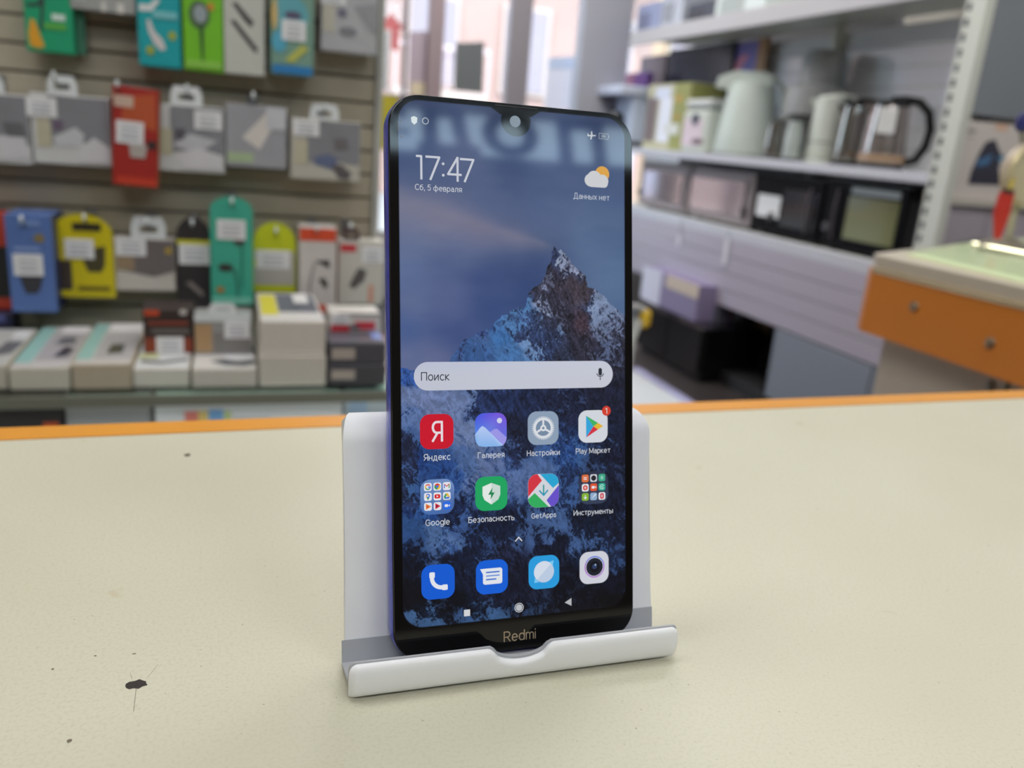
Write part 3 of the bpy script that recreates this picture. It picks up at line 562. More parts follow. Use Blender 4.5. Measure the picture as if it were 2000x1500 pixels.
# cartons further along
def rbox(name, label, px0, px1, top, x, depth, rgb, prints=(), z0=None, cat='box', group=G1, side=None):
    z0 = MZ if z0 is None else z0
    y1 = P(px0, top, x=x).y; y0 = P(px1, top, x=x).y; h = P((px0+px1)/2, top, x=x).z-z0; w = y1-y0
    t = thing(name, label, cat, (x+depth/2, (y0+y1)/2, z0), group=group)
    MB().box(-depth/2, depth/2, -w/2, w/2, 0, h, .003).build('carton', pm(rgb, .5), t)
    for i, (nm, (u0, v0, u1, v1), c) in enumerate(prints):
        MB().box(-depth/2-.0015-.0004*i, -depth/2, w/2-u1*w, w/2-u0*w, v0*h, v1*h).build(nm, pm(c, .45), t)
    if side: MB().box(-depth/2+.004, depth/2-.004, -w/2-.0015, -w/2, .004, h-.004).build('side_print', pm(side, .45), t)
    return t
rbox('kettle_carton', 'olive green carton printed with a white appliance and orange dots on the middle shelf', 1268, 1352, 163, 2.28, .20, (186, 180, 150), [
    ('brown_panel', (.02, .12, .28, .8), (120, 106, 108)), ('appliance_picture', (.34, .12, .62, .78), (226, 226, 238)), ('appliance_top', (.2, .78, .56, .95), (214, 218, 236)), ('olive_panel', (.66, .0, 1, 1), (146, 146, 86)), ('orange_dot', (.72, .72, .82, .82), (186, 140, 60)), ('orange_dot', (.72, .46, .82, .54), (176, 134, 60)), ('white_foot', (.52, .24, .84, .4), (210, 210, 206))], side=(140, 142, 80))
t = thing('coffee_maker', 'pale coffee maker with an overhanging top at the window end of the shelf', 'coffee maker', (2.28, P(1213, 230, x=2.28).y, MZ), group=G1)
ch = P(1210, 170, x=2.28).z-MZ
MB().box(-.10, .12, -.16, .18, ch*.84, ch, .012).build('top_housing', pm((206, 212, 232), .35), t); MB().box(.0, .12, -.14, .10, 0, ch*.84, .01).build('column', pm((196, 206, 230), .35), t)
MB().box(-.10, .12, -.16, .18, 0, ch*.10, .008).build('foot_plate', pm((70, 68, 78), .4), t); MB().lathe([(.05, ch*.12), (.06, ch*.3), (.055, ch*.5), (.04, ch*.56)], -.04, 0, 0, 20).build('carafe', BLKG, t, True)
rbox('gift_box', 'purple and pink box standing behind the coffee maker at the window', 1224, 1264, 142, 2.42, .05, (120, 84, 150), [('pink_panel', (.0, .0, .4, 1), (178, 120, 150))])
# monitors and posters hung below the top shelf
def screen(label, px, x, rgb, extra=()):
    ys = [P(a, b, x=x) for a, b in px]; y1 = max(p.y for p in ys); y0 = min(p.y for p in ys); zt = max(p.z for p in ys); zb = min(p.z for p in ys)
    t = thing('monitor', label, 'monitor', (x, (y0+y1)/2, MZ), group=None); w = y1-y0
    MB().box(0, .03, -w/2, w/2, zb-MZ, zt-MZ, .004).build('housing', pm((40, 40, 46), .4), t)
    MB().box(-.002, .0, -w/2+.01, w/2-.01, zb-MZ+.012, zt-MZ-.01).build('display', pm(rgb, .2), t)
    MB().box(.0, .03, -.04, .04, .01, zb-MZ, .003).box(-.06, .05, -.12, .12, 0, .012, .003).build('stand', pm((38, 38, 42), .4), t)
screen('dark monitor standing behind the printed carton, nearer the posters', [(1308, 98), (1420, 190)], 2.54, (60, 62, 74))
screen('dark brownish monitor at the window end behind the olive carton', [(1252, 112), (1294, 190)], 2.575, (92, 84, 92))
o = MB().box(0, .003, P(1489, 75, x=2.56).y, P(1410, 75, x=2.56).y, P(1450, 148, x=2.56).z, P(1450, 82, x=2.56).z).build('poster', pm((104, 98, 172), .4), None, loc=(2.56, 0, 0))
tag(o, 'purple poster with a pink figure hung in front of the dark monitor', 'poster')
MB().prism([(P(1440, 142, x=2.56).y, P(1440, 146, x=2.56).z), (P(1424, 142, x=2.56).y, P(1424, 144, x=2.56).z), (P(1448, 110, x=2.56).y, P(1448, 108, x=2.56).z), (P(1464, 108, x=2.56).y, P(1464, 106, x=2.56).z)], -.002, 0, 'x').build('pink_figure', pm((196, 120, 150), .4), o)
o = MB().box(2.557, 2.575, P(1498, 100, x=2.56).y, P(1480, 100, x=2.56).y, P(1488, 146, x=2.56).z, P(1490, 74, x=2.56).z, .003).build('wooden_strip', pm((150, 112, 74), .5))
tag(o, 'narrow brown wooden strip beside the purple poster', 'strip')
# top shelf goods
for i, (a, b, top, rgb, lab) in enumerate(((1248, 1292, 6, (150, 156, 190), 'bluish carton at the window end of the top shelf'), (1297, 1338, -20, (186, 190, 204), 'pale grey carton on the top shelf between two others'), (1346, 1400, 4, (70, 72, 84), 'low dark box in the middle of the top shelf'), (1404, 1500, -30, (206, 214, 214), 'wide pale green white carton at the right on the top shelf'))):
    rbox('appliance_carton', lab, a, b, top, 2.30, .22, rgb, [('printed_panel', (.1, .2, .6, .7), tuple(int(v*.8) for v in rgb))], z0=TZ, group='cartons on the top shelf')
# microwaves on the low shelf
def micro(label, px0, px1, top, x, rgb, face, win, labelq=None, rough=.1):
    ym = 0; y1 = P(px0, 390, x=x).y; y0 = P(px1, 400, x=x).y; w = y1-y0; zt = P((px0+px1)/2, top, x=x).z; h = zt-LZ
    t = thing('microwave', label, 'microwave', (x, (y0+y1)/2, LZ), group='microwaves on the low shelf')
    MB().prism([(.012, -w/2), (.06, -w/2), (.33, -w/2+.27), (.33, w/2), (.012, w/2)], .012, h, 'z').build('housing', pm(rgb, .3), t)
    MB().box(0, .014, -w/2+w*.0, w/2, .014, h-.004, .006).build('front', pm(face, .3, spec=.06), t)
    MB().box(-.004, .0, win[0]*w-w/2, win[1]*w-w/2, h*.2, h*.80, .002).build('door_window', pm(win[2], .08, spec=.4), t)
    MB().tube([(-.012, win[3]*w-w/2, h*.16), (-.02, win[3]*w-w/2, h*.5), (-.012, win[3]*w-w/2, h*.86)], .006).build('handle', pm((96, 90, 96), .3, metal=.6), t, True)
    f = MB()
    for sy in (-1, 1): f.box(.04, .07, sy*(w/2-.05)-.012, sy*(w/2-.05)+.012, 0, .014).box(.09, .11, sy*(w/2-.05)-.012, sy*(w/2-.05)+.012, 0, .014)
    f.build('feet', BLK, t)
    if labelq: MB().box(-.0035, -.001, labelq[0]*w-w/2, labelq[1]*w-w/2, h*labelq[2], h*labelq[3]).build('price_label', pm(PAPER, .5), t)
    MB().lathe([(.001, -.014), (.018, -.014), (.02, 0)], 0, win[4]*w-w/2, h*.32, 16, 'x').build('dial', pm((60, 58, 62), .3), t)
    return t, w, h
t, w, h = micro('black microwave with an olive reflection painted in its window, right beside the slotted post', 1612, 1772, 356, 2.26, (22, 20, 24), (12, 11, 14), (.07, .68, (112, 114, 76), .80, .90))  # window's olive colour is a painted reflection of the room
MB().box(-.0045, -.001, -w/2+.08*w, -w/2+.66*w, h*.83, h*.92).build('painted_highlight', pm((170, 180, 182), .2), t)  # highlight over the window, painted as a pale strip
micro('black microwave with a white price label, left of the one with the olive reflection', 1474, 1606, 344, 2.26, (22, 20, 24), (12, 11, 14), (.06, .55, (14, 12, 16), .14, .68), (.58, .94, .30, .66))
SIL = pm((196, 186, 188), .12, metal=.9)
micro('silver fronted microwave reflecting the street, third from the post', 1346, 1468, 330, 2.26, (70, 68, 72), (150, 140, 142), (.12, .98, (205, 190, 188), .06, .09))
micro('silver fronted microwave at the window end of the low shelf', 1246, 1340, 318, 2.26, (60, 56, 60), (150, 140, 142), (.10, .90, (205, 190, 188), .05, .95))
for o in list(bpy.data.objects):
    if o.name.startswith('door_window') and o.parent and o.parent['label'].startswith('silver'): o.data.materials[0] = SIL
for (px, py, ww, hh, lab) in ((1326, 470, .03, .06, 'small pale tag hanging from the low shelf rail below the silver microwave'), (1418, 492, .035, .12, 'long white tag hanging from the low shelf rail above the dark opening')):
    p = P(px, py, x=RX-.006); t = thing('price_tag', lab, 'tag', (RX-.006, p.y, p.z))
    MB().box(-.001, .001, -ww/2, ww/2, -hh/2, hh/2).build('card', pm((222, 218, 226), .5), t)
    MB().box(-.001, .001, -.002, .002, hh/2, LZ-.004-p.z).build('tie', pm((150, 148, 150), .5), t)
# black appliance and carton on the floor by the base opening
fx = 2.08
y1 = P(1245, 650, x=fx).y; y0 = P(1376, 660, x=fx).y; fz = P(1300, 606, x=fx).z
t = thing('black_cabinet', 'glossy black cabinet standing on the floor before the shelving opening', 'cabinet', (fx, (y0+y1)/2, 0))
MB().box(0, .30, -(y1-y0)/2, (y1-y0)/2, .02, fz, .008).build('body', BLKG, t); MB().box(-.012, 0, -(y1-y0)/2+.01, -.005, .04, fz-.01, .004).build('door', BLKG, t); MB().box(-.012, 0, .005, (y1-y0)/2-.01, .04, fz-.01, .004).build('door', BLKG, t)
MB().box(.02, .28, -(y1-y0)/2+.02, (y1-y0)/2-.02, 0, .02).build('plinth', BLK, t)
cx = 2.10
y1 = P(1252, 570, x=cx).y; y0 = P(1364, 575, x=cx).y
t = thing('white_carton', 'white and lilac carton standing on the glossy black cabinet', 'box', (cx+.11, (y0+y1)/2, fz))
ctop = P(1285, 528, x=cx).z-fz
MB().box(-.11, .11, -(y1-y0)/2, (y1-y0)/2, 0, ctop, .003).build('carton', pm((140, 128, 160), .5), t)
MB().box(-.112, -.11, (y1-y0)/2*.28, (y1-y0)/2, .0, ctop).build('white_panel', pm((214, 210, 226), .5), t)
MB().box(-.112, -.11, -(y1-y0)/2, (y1-y0)/2*.1, ctop*.62, ctop*.99).build('beige_panel', pm((206, 188, 172), .5), t)
t = thing('tan_box', 'small tan marked black box deep in the shelving base opening', 'box', (RX+.30, P(1480, 630, x=RX+.22).y, .06))
MB().box(-.08, .08, -.14, .14, 0, .30, .004).build('carton', pm((34, 30, 34), .5), t); MB().box(-.082, -.08, -.10, .02, .18, .29).build('tan_mark', pm((120, 110, 84), .5), t)

# ------------------------------------------------------------------ right wall bay past the post
BYY = 3.10
SBZ = P(1900, 388, y=2.76).z
t = thing('wall_shelf', 'beige shelf over lilac drawers to the right of the slotted post', 'shelf', (2.70, BYY, 0))
MB().box(-.03, 1.5, -.37, -.012, SBZ-.03, SBZ, .003).build('shelf_board', pm((196, 190, 180), .4), t)
for i in range(4):
    x = -.02+i*.30
    d = MB().box(x, x+.295, -.355, -.02, SBZ-.36, SBZ-.034, .004).build('drawer', pm((172, 164, 172), .4), t)
    MB().box(x+.12, x+.18, -.365, -.355, SBZ-.27, SBZ-.26, .002).build('handle', pm((150, 148, 150), .3, metal=.6), d)
MB().box(-.03, 1.5, -.34, -.012, 0, SBZ-.365, .004).build('base', pm((140, 134, 142), .5), t)
MB().box(-.03, 1.5, -.011, 0, 0, 2.3).build('back_board', pm((190, 186, 178), .5), t)
yy = 2.99; tvp = P(1880, 226, y=yy)
t = thing('television', 'big dark grey television at the upper right edge of the photo', 'television', (tvp.x, yy, SBZ))
lg = tvp.z-SBZ
MB().box(0, .95, 0, .045, lg, lg+.60, .006).build('housing', pm((60, 60, 64), .4), t)
MB().box(.010, .94, -.003, .0, lg+.010, lg+.588).build('display', pm((122, 128, 134), .2), t)  # display base lightened to stand for a grey reflection
for q in (.12, .78): MB().box(q, q+.05, .01, .04, .012, lg+.004).box(q-.03, q+.08, -.03, .06, 0, .012, .003).build('leg', BLK, t)
yb = 2.76
X0 = P(1862, 300, y=yb).x; X1 = P(2012, 320, y=yb).x; zt = P(1900, 236, y=yb).z; zb = SBZ
t = thing('vacuum_carton', 'white carton with a dark blue vacuum cleaner picture and orange dots', 'box', (X0, yb, zb))
w = X1-X0; h = zt-zb
MB().box(0, w, 0, .16, 0, h, .003).build('carton', pm((204, 196, 190), .5), t)
def vq(px, py): 
    p = P(px, py, y=yb); return (p.x-X0, p.z-zb)
def vp(nm, pts, c, d=.0012): MB().prism([vq(*p) for p in pts], -d, 0).build(nm, pm(c, .45), t)
vp('vacuum_picture', [(1925, 278), (1944, 272), (1950, 290), (1958, 306), (1950, 330), (1954, 362), (1890, 360), (1896, 336), (1912, 300)], (52, 52, 66))
vp('blue_part', [(1908, 312), (1940, 300), (1930, 322), (1906, 326)], (70, 110, 150), .0018); vp('blue_part', [(1948, 306), (1964, 304), (1950, 318)], (60, 130, 170), .0018)
for px in ((1865, 299), (1858, 324)): vp('orange_dot', ell(px[0], px[1], 6, 8, 12), (206, 140, 104))
vp('printed_logo', [(1873, 250), (1906, 253), (1905, 259), (1872, 256)], (140, 132, 126)); vp('printed_line', [(1872, 264), (1902, 267), (1902, 270), (1872, 267)], (170, 162, 156)); vp('orange_print', [(1945, 242), (1968, 244), (1968, 256), (1945, 254)], (214, 176, 150))

# ------------------------------------------------------------------ orange edged counter on the right
OX = .91; OT = CAMZ-.150; OB = CAMZ-.243
far0 = P(1681, 484, z=OT+.025); far1 = P(1955, 457, z=OT+.025)
A = (OX, 1.04); D = (far1.x+.5, far1.y+.30)
t = thing('side_counter', 'counter with an orange fascia, beige body and glass top on the right', 'counter', (OX, .2, 0))
def lp(pts): return [(x-OX, y-.2) for x, y in pts]
def inset(pts, d):
    c = (sum(p[0] for p in pts)/len(pts), sum(p[1] for p in pts)/len(pts)); return [(p[0]+(c[0]-p[0])*d, p[1]+(c[1]-p[1])*d) for p in pts]
foot = [(OX, -.6), (OX, 1.02), (OX+.02, 1.05), (OX+.05, 1.065), (1.56, 1.40), (2.05, 1.62), (2.05, -.6)]
ORANGE = pm((216, 128, 36), .38, var=.06, scale=14); BEIGE = pm((196, 184, 168), .5)
MB().prism(lp(foot), OB, OT, 'z').build('orange_fascia', ORANGE, t)
body = [(OX+.03, -.6), (OX+.03, 1.0), (OX+.08, 1.03), (1.54, 1.36), (2.0, 1.58), (2.0, -.6)]
MB().prism(lp(body), .03, OB, 'z').build('body', BEIGE, t)
MB().prism(lp([(OX+.05, -.6), (OX+.05, .95), (1.9, 1.5), (1.9, -.6)]), 0, .03, 'z').build('plinth', pm((60, 56, 54), .6), t)
MB().box(-.002, .006, -.8, .82, OT-.003, OT+.005, .0015).build('metal_trim', pm((226, 206, 170), .2, metal=.6), t)
fr = [(OX+.004, -.6), (OX+.004, 1.02), (OX+.02, 1.045), (OX+.05, 1.06), (1.56, 1.39), (2.04, 1.61), (2.04, -.6)]
gq = [P(a, b, z=OT+.022) for a, b in ((2000, 556), (1768, 500), (1900, 474))]; gs = (gq[0].x-gq[1].x)/(gq[0].y-gq[1].y)
ins = [(gq[0].x+gs*(-.6-gq[0].y), -.6), (gq[1].x, gq[1].y), (gq[2].x, gq[2].y), (1.95, 1.5), (1.95, -.6)]
MB().prism(lp(fr), OT+.004, OT+.022, 'z').build('top_frame', pm((198, 188, 172), .35), t)
MB().prism(lp(ins), OT+.022, OT+.0245, 'z').build('green_board', pm((222, 222, 192), .6, spec=.1), t)
MB().prism(lp(ins), OT+.0255, OT+.030, 'z').build('glass_top', GLASS_TOP, t)
for y, z in ((.925, OB+.058), (.79, OB+.040), (.55, OB+.05)): MB().lathe([(.0005, -.005), (.006, -.003), (.0075, 0)], 0, y-.2, z, 14, 'x').build('screw', pm((150, 132, 110), .3, metal=.7), t, True)
for y, z in ((.80, OB-.020), (.60, OB-.02)): MB().lathe([(.0005, -.005), (.006, -.003), (.0075, 0)], .03, y-.2, z, 14, 'x').build('screw', pm((130, 124, 116), .3, metal=.7), t, True)
for y in (.775, .3): MB().box(.028, .031, y-.2-.0015, y-.2+.0015, .03, OB).build('panel_joint', pm((90, 80, 70), .7), t)
# glowing strip put in for the glints along the glass, mirror lamp standing on it
pa = P(1897, 478, z=OT+.031); pb = P(2010, 500, z=OT+.031)
o = thing('glint_strip', 'glowing white strip imitating glints on the glass of the orange counter', 'glint strip', ((pa.x+pb.x)/2, (pa.y+pb.y)/2, OT+.030), rot=(0, 0, math.atan2(pb.y-pa.y, pb.x-pa.x)))
ln = (pb-pa).length
MB().box(-ln/2, ln/2, -.006, .006, 0, .004, .001).build('carrier', pm((216, 214, 190), .4), o)
dm = MB().box(-.003, .003, -.003, .003, .004, .006, .0008).mesh('glint_dot'); dm.materials.append(emit_mat((255, 250, 220), 4))  # glowing dots imitate glints on the glass
for k in range(14): link('glint_dot', dm, o, (-ln/2+ln*(k+.5)/14, .003, 0)); 
mxp = P(2006, 340, y=1.12)
t = thing('mirror_lamp', 'round beige mirror on a stem standing on the orange counter', 'mirror', (mxp.x, 1.12, OT+.030))
hz = mxp.z-(OT+.030); mr = 50*1.72/FPX
MB().lathe([(.001, -.012), (mr*.96, -.010), (mr, 0), (mr*.96, .008), (.001, .010)], 0, 0, hz, 36, 'y').build('disc', pm((196, 180, 160), .4), t, True)
MB().tube([(-.006, 0, .01), (-.008, 0, hz*.4), (0, .004, hz-mr)], .006).build('stem', pm((180, 176, 150), .3), t, True)
MB().lathe([(.048, 0), (.05, .006), (.03, .012), (.008, .02)], -.006, 0, 0, 28).build('foot', pm((120, 112, 96), .35), t, True)
MB().lathe([(mr*.985, -.003), (mr*1.01, 0), (mr*.985, .003)], 0, -.012, hz, 36, 'y', True).build('rim', pm((210, 196, 150), .3, metal=.4), t, True)
rp = P(1957, 418, y=1.10)
t = thing('red_tag', 'red pointed tag hanging below the round beige mirror', 'tag', (rp.x, 1.10, rp.z))
kk = 1.68/FPX
MB().prism([(-14*kk, 34*kk), (13*kk, 36*kk), (14*kk, 0), (6*kk, -40*kk), (-2*kk, -40*kk), (-16*kk, 0)], -.003, .003).build('tag_plate', pm((196, 44, 40), .4), t)
MB().tube([(0, 0, 34*kk), (6*kk, 0, 48*kk), (20*kk, .012, 56*kk)], .003).build('yellow_cord', pm((206, 180, 70), .5), t)
MB().box(-8*kk, 10*kk, -.004, .004, 32*kk, 40*kk, .001).build('dark_clip', pm((60, 40, 44), .4), t)
kp = P(2000, 240, y=1.135)
ml = [q for q in C.objects if q.name == 'mirror_lamp'][0]
kx, kz = kp.x-ml.location.x, kp.z-ml.location.z
MB().lathe([(.003, -.016), (.012, -.010), (.014, .004), (.008, .016), (.001, .018)], kx, .015, kz, 20).build('blue_knob', pm((40, 44, 110), .35), ml, True)
MB().tube([(kx, .015, kz-.014), (kx*.5, .015, kz-.03), (0, .012, hz+mr*.6)], .005).build('upper_stem', pm((150, 146, 136), .4), ml, True)

# ------------------------------------------------------------------ the counter in front
CT = .90
def laminate():
    m = bpy.data.materials.new('cream_laminate'); m.use_nodes = True; nt = m.node_tree; b = nt.nodes['Principled BSDF']
    tc = nt.nodes.new('ShaderNodeTexCoord')
    def noise(sc, det, lo, hi):
        n = nt.nodes.new('ShaderNodeTexNoise'); n.inputs['Scale'].default_value = sc; n.inputs['Detail'].default_value = det
        nt.links.new(tc.outputs['Object'], n.inputs['Vector'])
        r = nt.nodes.new('ShaderNodeMapRange'); r.inputs[1].default_value = lo; r.inputs[2].default_value = hi
        nt.links.new(n.outputs['Fac'], r.inputs[0]); return r.outputs[0]
    def mix(fac, a, c):
        x = nt.nodes.new('ShaderNodeMix'); x.data_type = 'RGBA'
        if hasattr(fac, 'links'): nt.links.new(fac, x.inputs[0])
        if isinstance(a, tuple): x.inputs[6].default_value = a
        else: nt.links.new(a, x.inputs[6])
        x.inputs[7].default_value = c
        nt.links.new(fac, x.inputs[0]); return x.outputs[2]
    base = mix(noise(9, 3, .3, .7), L3((195, 192, 172))+(1,), L3((201, 199, 181))+(1,))
    grain = mix(noise(900, 2, .45, .75), base, L3((190, 187, 166))+(1,))
    speck = mix(noise(850, 1, .75, .82), grain, L3((128, 118, 100))+(1,))
    scr = mix(noise(70, 6, .70, .76), speck, L3((188, 178, 152))+(1,))
    nt.links.new(scr, b.inputs['Base Color'])
    b.inputs['Roughness'].default_value = .42
    bp = nt.nodes.new('ShaderNodeBump'); bp.inputs['Strength'].default_value = .05; bp.inputs['Distance'].default_value = .0002
    n2 = nt.nodes.new('ShaderNodeTexNoise'); n2.inputs['Scale'].default_value = 1300; nt.links.new(tc.outputs['Object'], n2.inputs['Vector'])
    nt.links.new(n2.outputs['Fac'], bp.inputs['Height']); nt.links.new(bp.outputs['Normal'], b.inputs['Normal'])
    return m
t = thing('counter', 'cream laminate shop counter with an orange edge strip, carrying the phone stand', 'counter', (0, .24, 0))
e0 = P(0, 861, z=CT); e1 = P(2000, 778, z=CT); ang = math.atan2(e1.y-e0.y, e1.x-e0.x)
def el(x, off=0): return e0.y+(x-e0.x)*math.tan(ang)+off-.24
XL, XR = -.75, .80
MB().prism([(XL, -.34), (XR, -.34), (XR, el(XR)), (XL, el(XL))], CT-.030, CT, 'z').build('worktop', laminate(), t)
MB().prism([(XL, el(XL)+.0002), (XR, el(XR)+.0002), (XR, el(XR, .0135)), (XR-.002, el(XR, .0165)), (XL, el(XL, .0165))], CT-.034, CT+.0004, 'z').build('orange_edge', pm((216, 146, 48), .4, var=.08, scale=30), t)
MB().box(XL+.02, XR-.02, -.30, .13, .05, CT-.03).build('body', pm((190, 182, 166), .6), t)
MB().box(XL+.04, XR-.04, -.27, .11, 0, .05).build('plinth', pm((60, 56, 54), .6), t)
def chip(px, py, rx, ry, rgb, seed, n=14):
    rnd = random.Random(seed); p = P(px, py, z=CT)
    pts = [(p.x+rx*math.cos(2*math.pi*i/n)*rnd.uniform(.72, 1.12), p.y-.24+ry*math.sin(2*math.pi*i/n)*rnd.uniform(.7, 1.15)) for i in range(n)]
    MB().prism(pts, CT-.0002, CT+.00006, 'z').build('surface_chip', pm(rgb, .8, var=.5, scale=900), t)
chip(267, 1337, .0029, .0021, (44, 38, 36), 3); chip(366, 889, .0014, .0019, (78, 66, 54), 5, 10)
chip(136, 1447, .0007, .0008, (110, 100, 86), 8, 9); chip(103, 1307, .0004, .0004, (110, 98, 86), 9, 8); chip(186, 1281, .0004, .0003, (112, 100, 88), 10, 8); chip(262, 1277, .0006, .0003, (128, 112, 96), 11, 8)
cr = MB()
def crack(pts, w):
    q = [P(a, b, z=CT) for a, b in pts]
    for a, b in zip(q, q[1:]):
        d = (b-a); n = Vector((-d.y, d.x, 0)).normalized()*w
        cr.add([(v.x, v.y-.24, CT+.00004) for v in (a-n, a+n, b+n, b-n)], [(0, 1, 2, 3)])
crack([(266, 1345), (264, 1362), (261, 1390)], .00006); crack([(286, 1325), (296, 1314), (308, 1298)], .00004); crack([(258, 1326), (254, 1314)], .00004); crack([(252, 1345), (247, 1344), (256, 1335)], .00006)
cr.build('hairline_crack', pm((112, 100, 84), .8), t)

# ------------------------------------------------------------------ phone stand (millimetres, origin under the phone's middle)
LEAN = R(15.755)
PX, PY, PZ = .07927, .20118, CAMZ-.14274         # bottom middle of the phone's front
MM = .001
class MMB(MB):
    def build(s, *a, **k):
        s.v = [(x*MM, y*MM, z*MM) for x, y, z in s.v]; return MB.build(s, *a, **k)
STW = pm((238, 240, 244), .38, var=.02); PADG = pm((172, 175, 181), .5, var=.03)
st = thing('phone_stand', 'white plastic phone stand with grey pad and notched lip on the counter', 'stand', (PX, PY, CT))
fz = (PZ-CT)/MM                                  # height of the phone's bottom over the counter
sl, cl = math.sin(LEAN), math.cos(LEAN)
def onplate(v, w): return (v*sl+w*cl, fz+v*cl-w*sl)     # (y, z) of a point v up the phone and w behind its front
prof = []
for v in (-4.5, 4, 12, 22, 32, 42, 52): prof.append(onplate(v, 8.7))
# the top rolls back over a round bend
for a in range(0, 56, 5):
    v = 59+11*math.sin(R(a)); w = 8.7+11-11*math.cos(R(a)); prof.append(onplate(v, w))
def offs(pr, d):
    out = []
    for i, p in enumerate(pr):
        a = pr[max(i-1, 0)]; b = pr[min(i+1, len(pr)-1)]; t_ = Vector((b[0]-a[0], b[1]-a[1])).normalized(); out.append((p[0]+t_.y*d, p[1]-t_.x*d))
    return out
ring = prof+offs(prof, 3.2)[::-1]
def sheet(mb, ring, xs, squeeze=None):
    n = len(ring); vs = []
    for i, x in enumerate(xs):
        for p in ring: vs.append((x if squeeze is None else squeeze(x, p), p[0], p[1]))
    fs = [(i*n+j, i*n+(j+1) % n, (i+1)*n+(j+1) % n, (i+1)*n+j) for i in range(len(xs)-1) for j in range(n)]
    fs += [tuple(range(n))[::-1], tuple(range((len(xs)-1)*n, len(xs)*n))]
    mb.add(vs, fs)
XA, XB = -49.9, 48.0
def waist(x, p):                                   # a slight waist half way up
    h = (p[1]-fz)/66.0; k = .8*math.sin(math.pi*min(max(h, 0), 1)); return x-k if x > 0 else x+k*.3
def plate_x(x, p):
    x = waist(x, p); ztop = max(q[1] for q in prof); d = 7.0-(ztop-p[1])          # rounded upper corners
    if d > 0:
        k = 7.0-math.sqrt(max(0, 49-min(d, 7)**2)); x = x-k*.9 if x > 40 else (x+k*.35 if x < -40 else x)
    return x
m = MMB(); sheet(m, ring, [XA, XA+.5, XA+2, 0, XB-2, XB-.5, XB], plate_x); m.build('back_plate', STW, st, True)
# tray floor, its heel bending up into the plate, inner lip: one grey pad
by0, by1 = onplate(-3.4, 8.5); FLZ = fz-2.3
pad = [onplate(3.0, 8.68), onplate(3.1, 8.5), onplate(-3.3, 8.46), onplate(-3.5, 8.2), onplate(-3.5, -4.0), onplate(-3.1, -4.6), (-5.6, fz+3.0), (-5.9, fz+3.7), (-6.5, fz+3.7), (-6.62, fz+3.0),
       (-6.6, fz-3.4), onplate(-4.5, -4.6), onplate(-4.4, 8.66)]
def lip_top(x):
    c = -2.0; d = abs(x-c); top = fz+3.35
    if d < 10.5:
        if d < 7.0: top -= 4.4*math.sqrt(max(0, 1-(d/8.6)**2))*1.0
        else:
            s0 = 4.4*math.sqrt(1-(7/8.6)**2); k = (d-7)/3.5; top -= s0*(1-k)**2
    e = min(x-(-50.9), 48.7-x)
    if e < 2.6: top -= 2.6-math.sqrt(max(0, 2.6**2-(2.6-e)**2))
    return top
xs = sorted(set([-50.9+.15*i for i in range(18)]+[48.7-.15*i for i in range(18)]+[-14+.4*i for i in range(61)]+[-40, -30, -20, 20, 30, 40]))
m = MMB(); n = len(pad); vs = []
for x in xs:
    lt = lip_top(x)+.7
    for y, z in pad: vs.append((max(min(x, 48.2), -51.2), y, min(z, max(lt, FLZ)) if y < -5.3 else z))
fs = [(i*n+j, i*n+(j+1) % n, (i+1)*n+(j+1) % n, (i+1)*n+j) for i in range(len(xs)-1) for j in range(n)]+[tuple(range(n))[::-1], tuple(range((len(xs)-1)*n, len(xs)*n))]
m.add(vs, fs).build('grey_pad', PADG, st)
lip = [(-6.3, fz+3.2), (-6.9, fz+3.35), (-7.5, fz+3.1), (-8.05, fz+2.3), (-8.4, fz+1.0), (-8.55, fz-1.0), (-8.5, fz-3.2), (-8.2, fz-5.0), (-7.8, fz-6.1), (-7.3, fz-6.5), (-6.8, fz-6.3), (-6.65, fz-4)]
m = MMB(); n = len(lip); vs = []
for x in xs:
    lt = lip_top(x)
    for i, (y, z) in enumerate(lip):
        e = min(x+50.9, 48.7-x); back = .9*max(0, 1-e/2.0)**2
        vs.append((x, y+back*(1 if y < -7 else 0), min(z, lt-(fz+3.35-z)*.35 if z > fz-3 else z) if lt < fz+3.3 else z))
fs = [(i*n+j, i*n+(j+1) % n, (i+1)*n+(j+1) % n, (i+1)*n+j) for i in range(len(xs)-1) for j in range(n)]+[tuple(range(n))[::-1], tuple(range((len(xs)-1)*n, len(xs)*n))]
m.add(vs, fs).build('lip', STW, st, True)
for x in (-34, 34): MMB().box(x-6, x+6, -6.2, 2.5, 0, fz-5.4, .4).build('rubber_foot', pm((70, 70, 72), .7), st)
hp = prof[-1]
leg = [(by0+1, fz-4.3), (by0+6, .2), (hp[0]-14, .2), (hp[0]-10, 3.0), (by0+9, 4.0), (by0+5, fz-2)]
MMB().prism([(by0+3.6, .2), (by0+46, .2), (by0+46, 2.6), (by0+12, 2.9), (by0+7.2, 8.0), (by0+5.6, 8.0), (by0+4.2, 3.0)], -30, 28, 'x').build('rear_foot', STW, st)

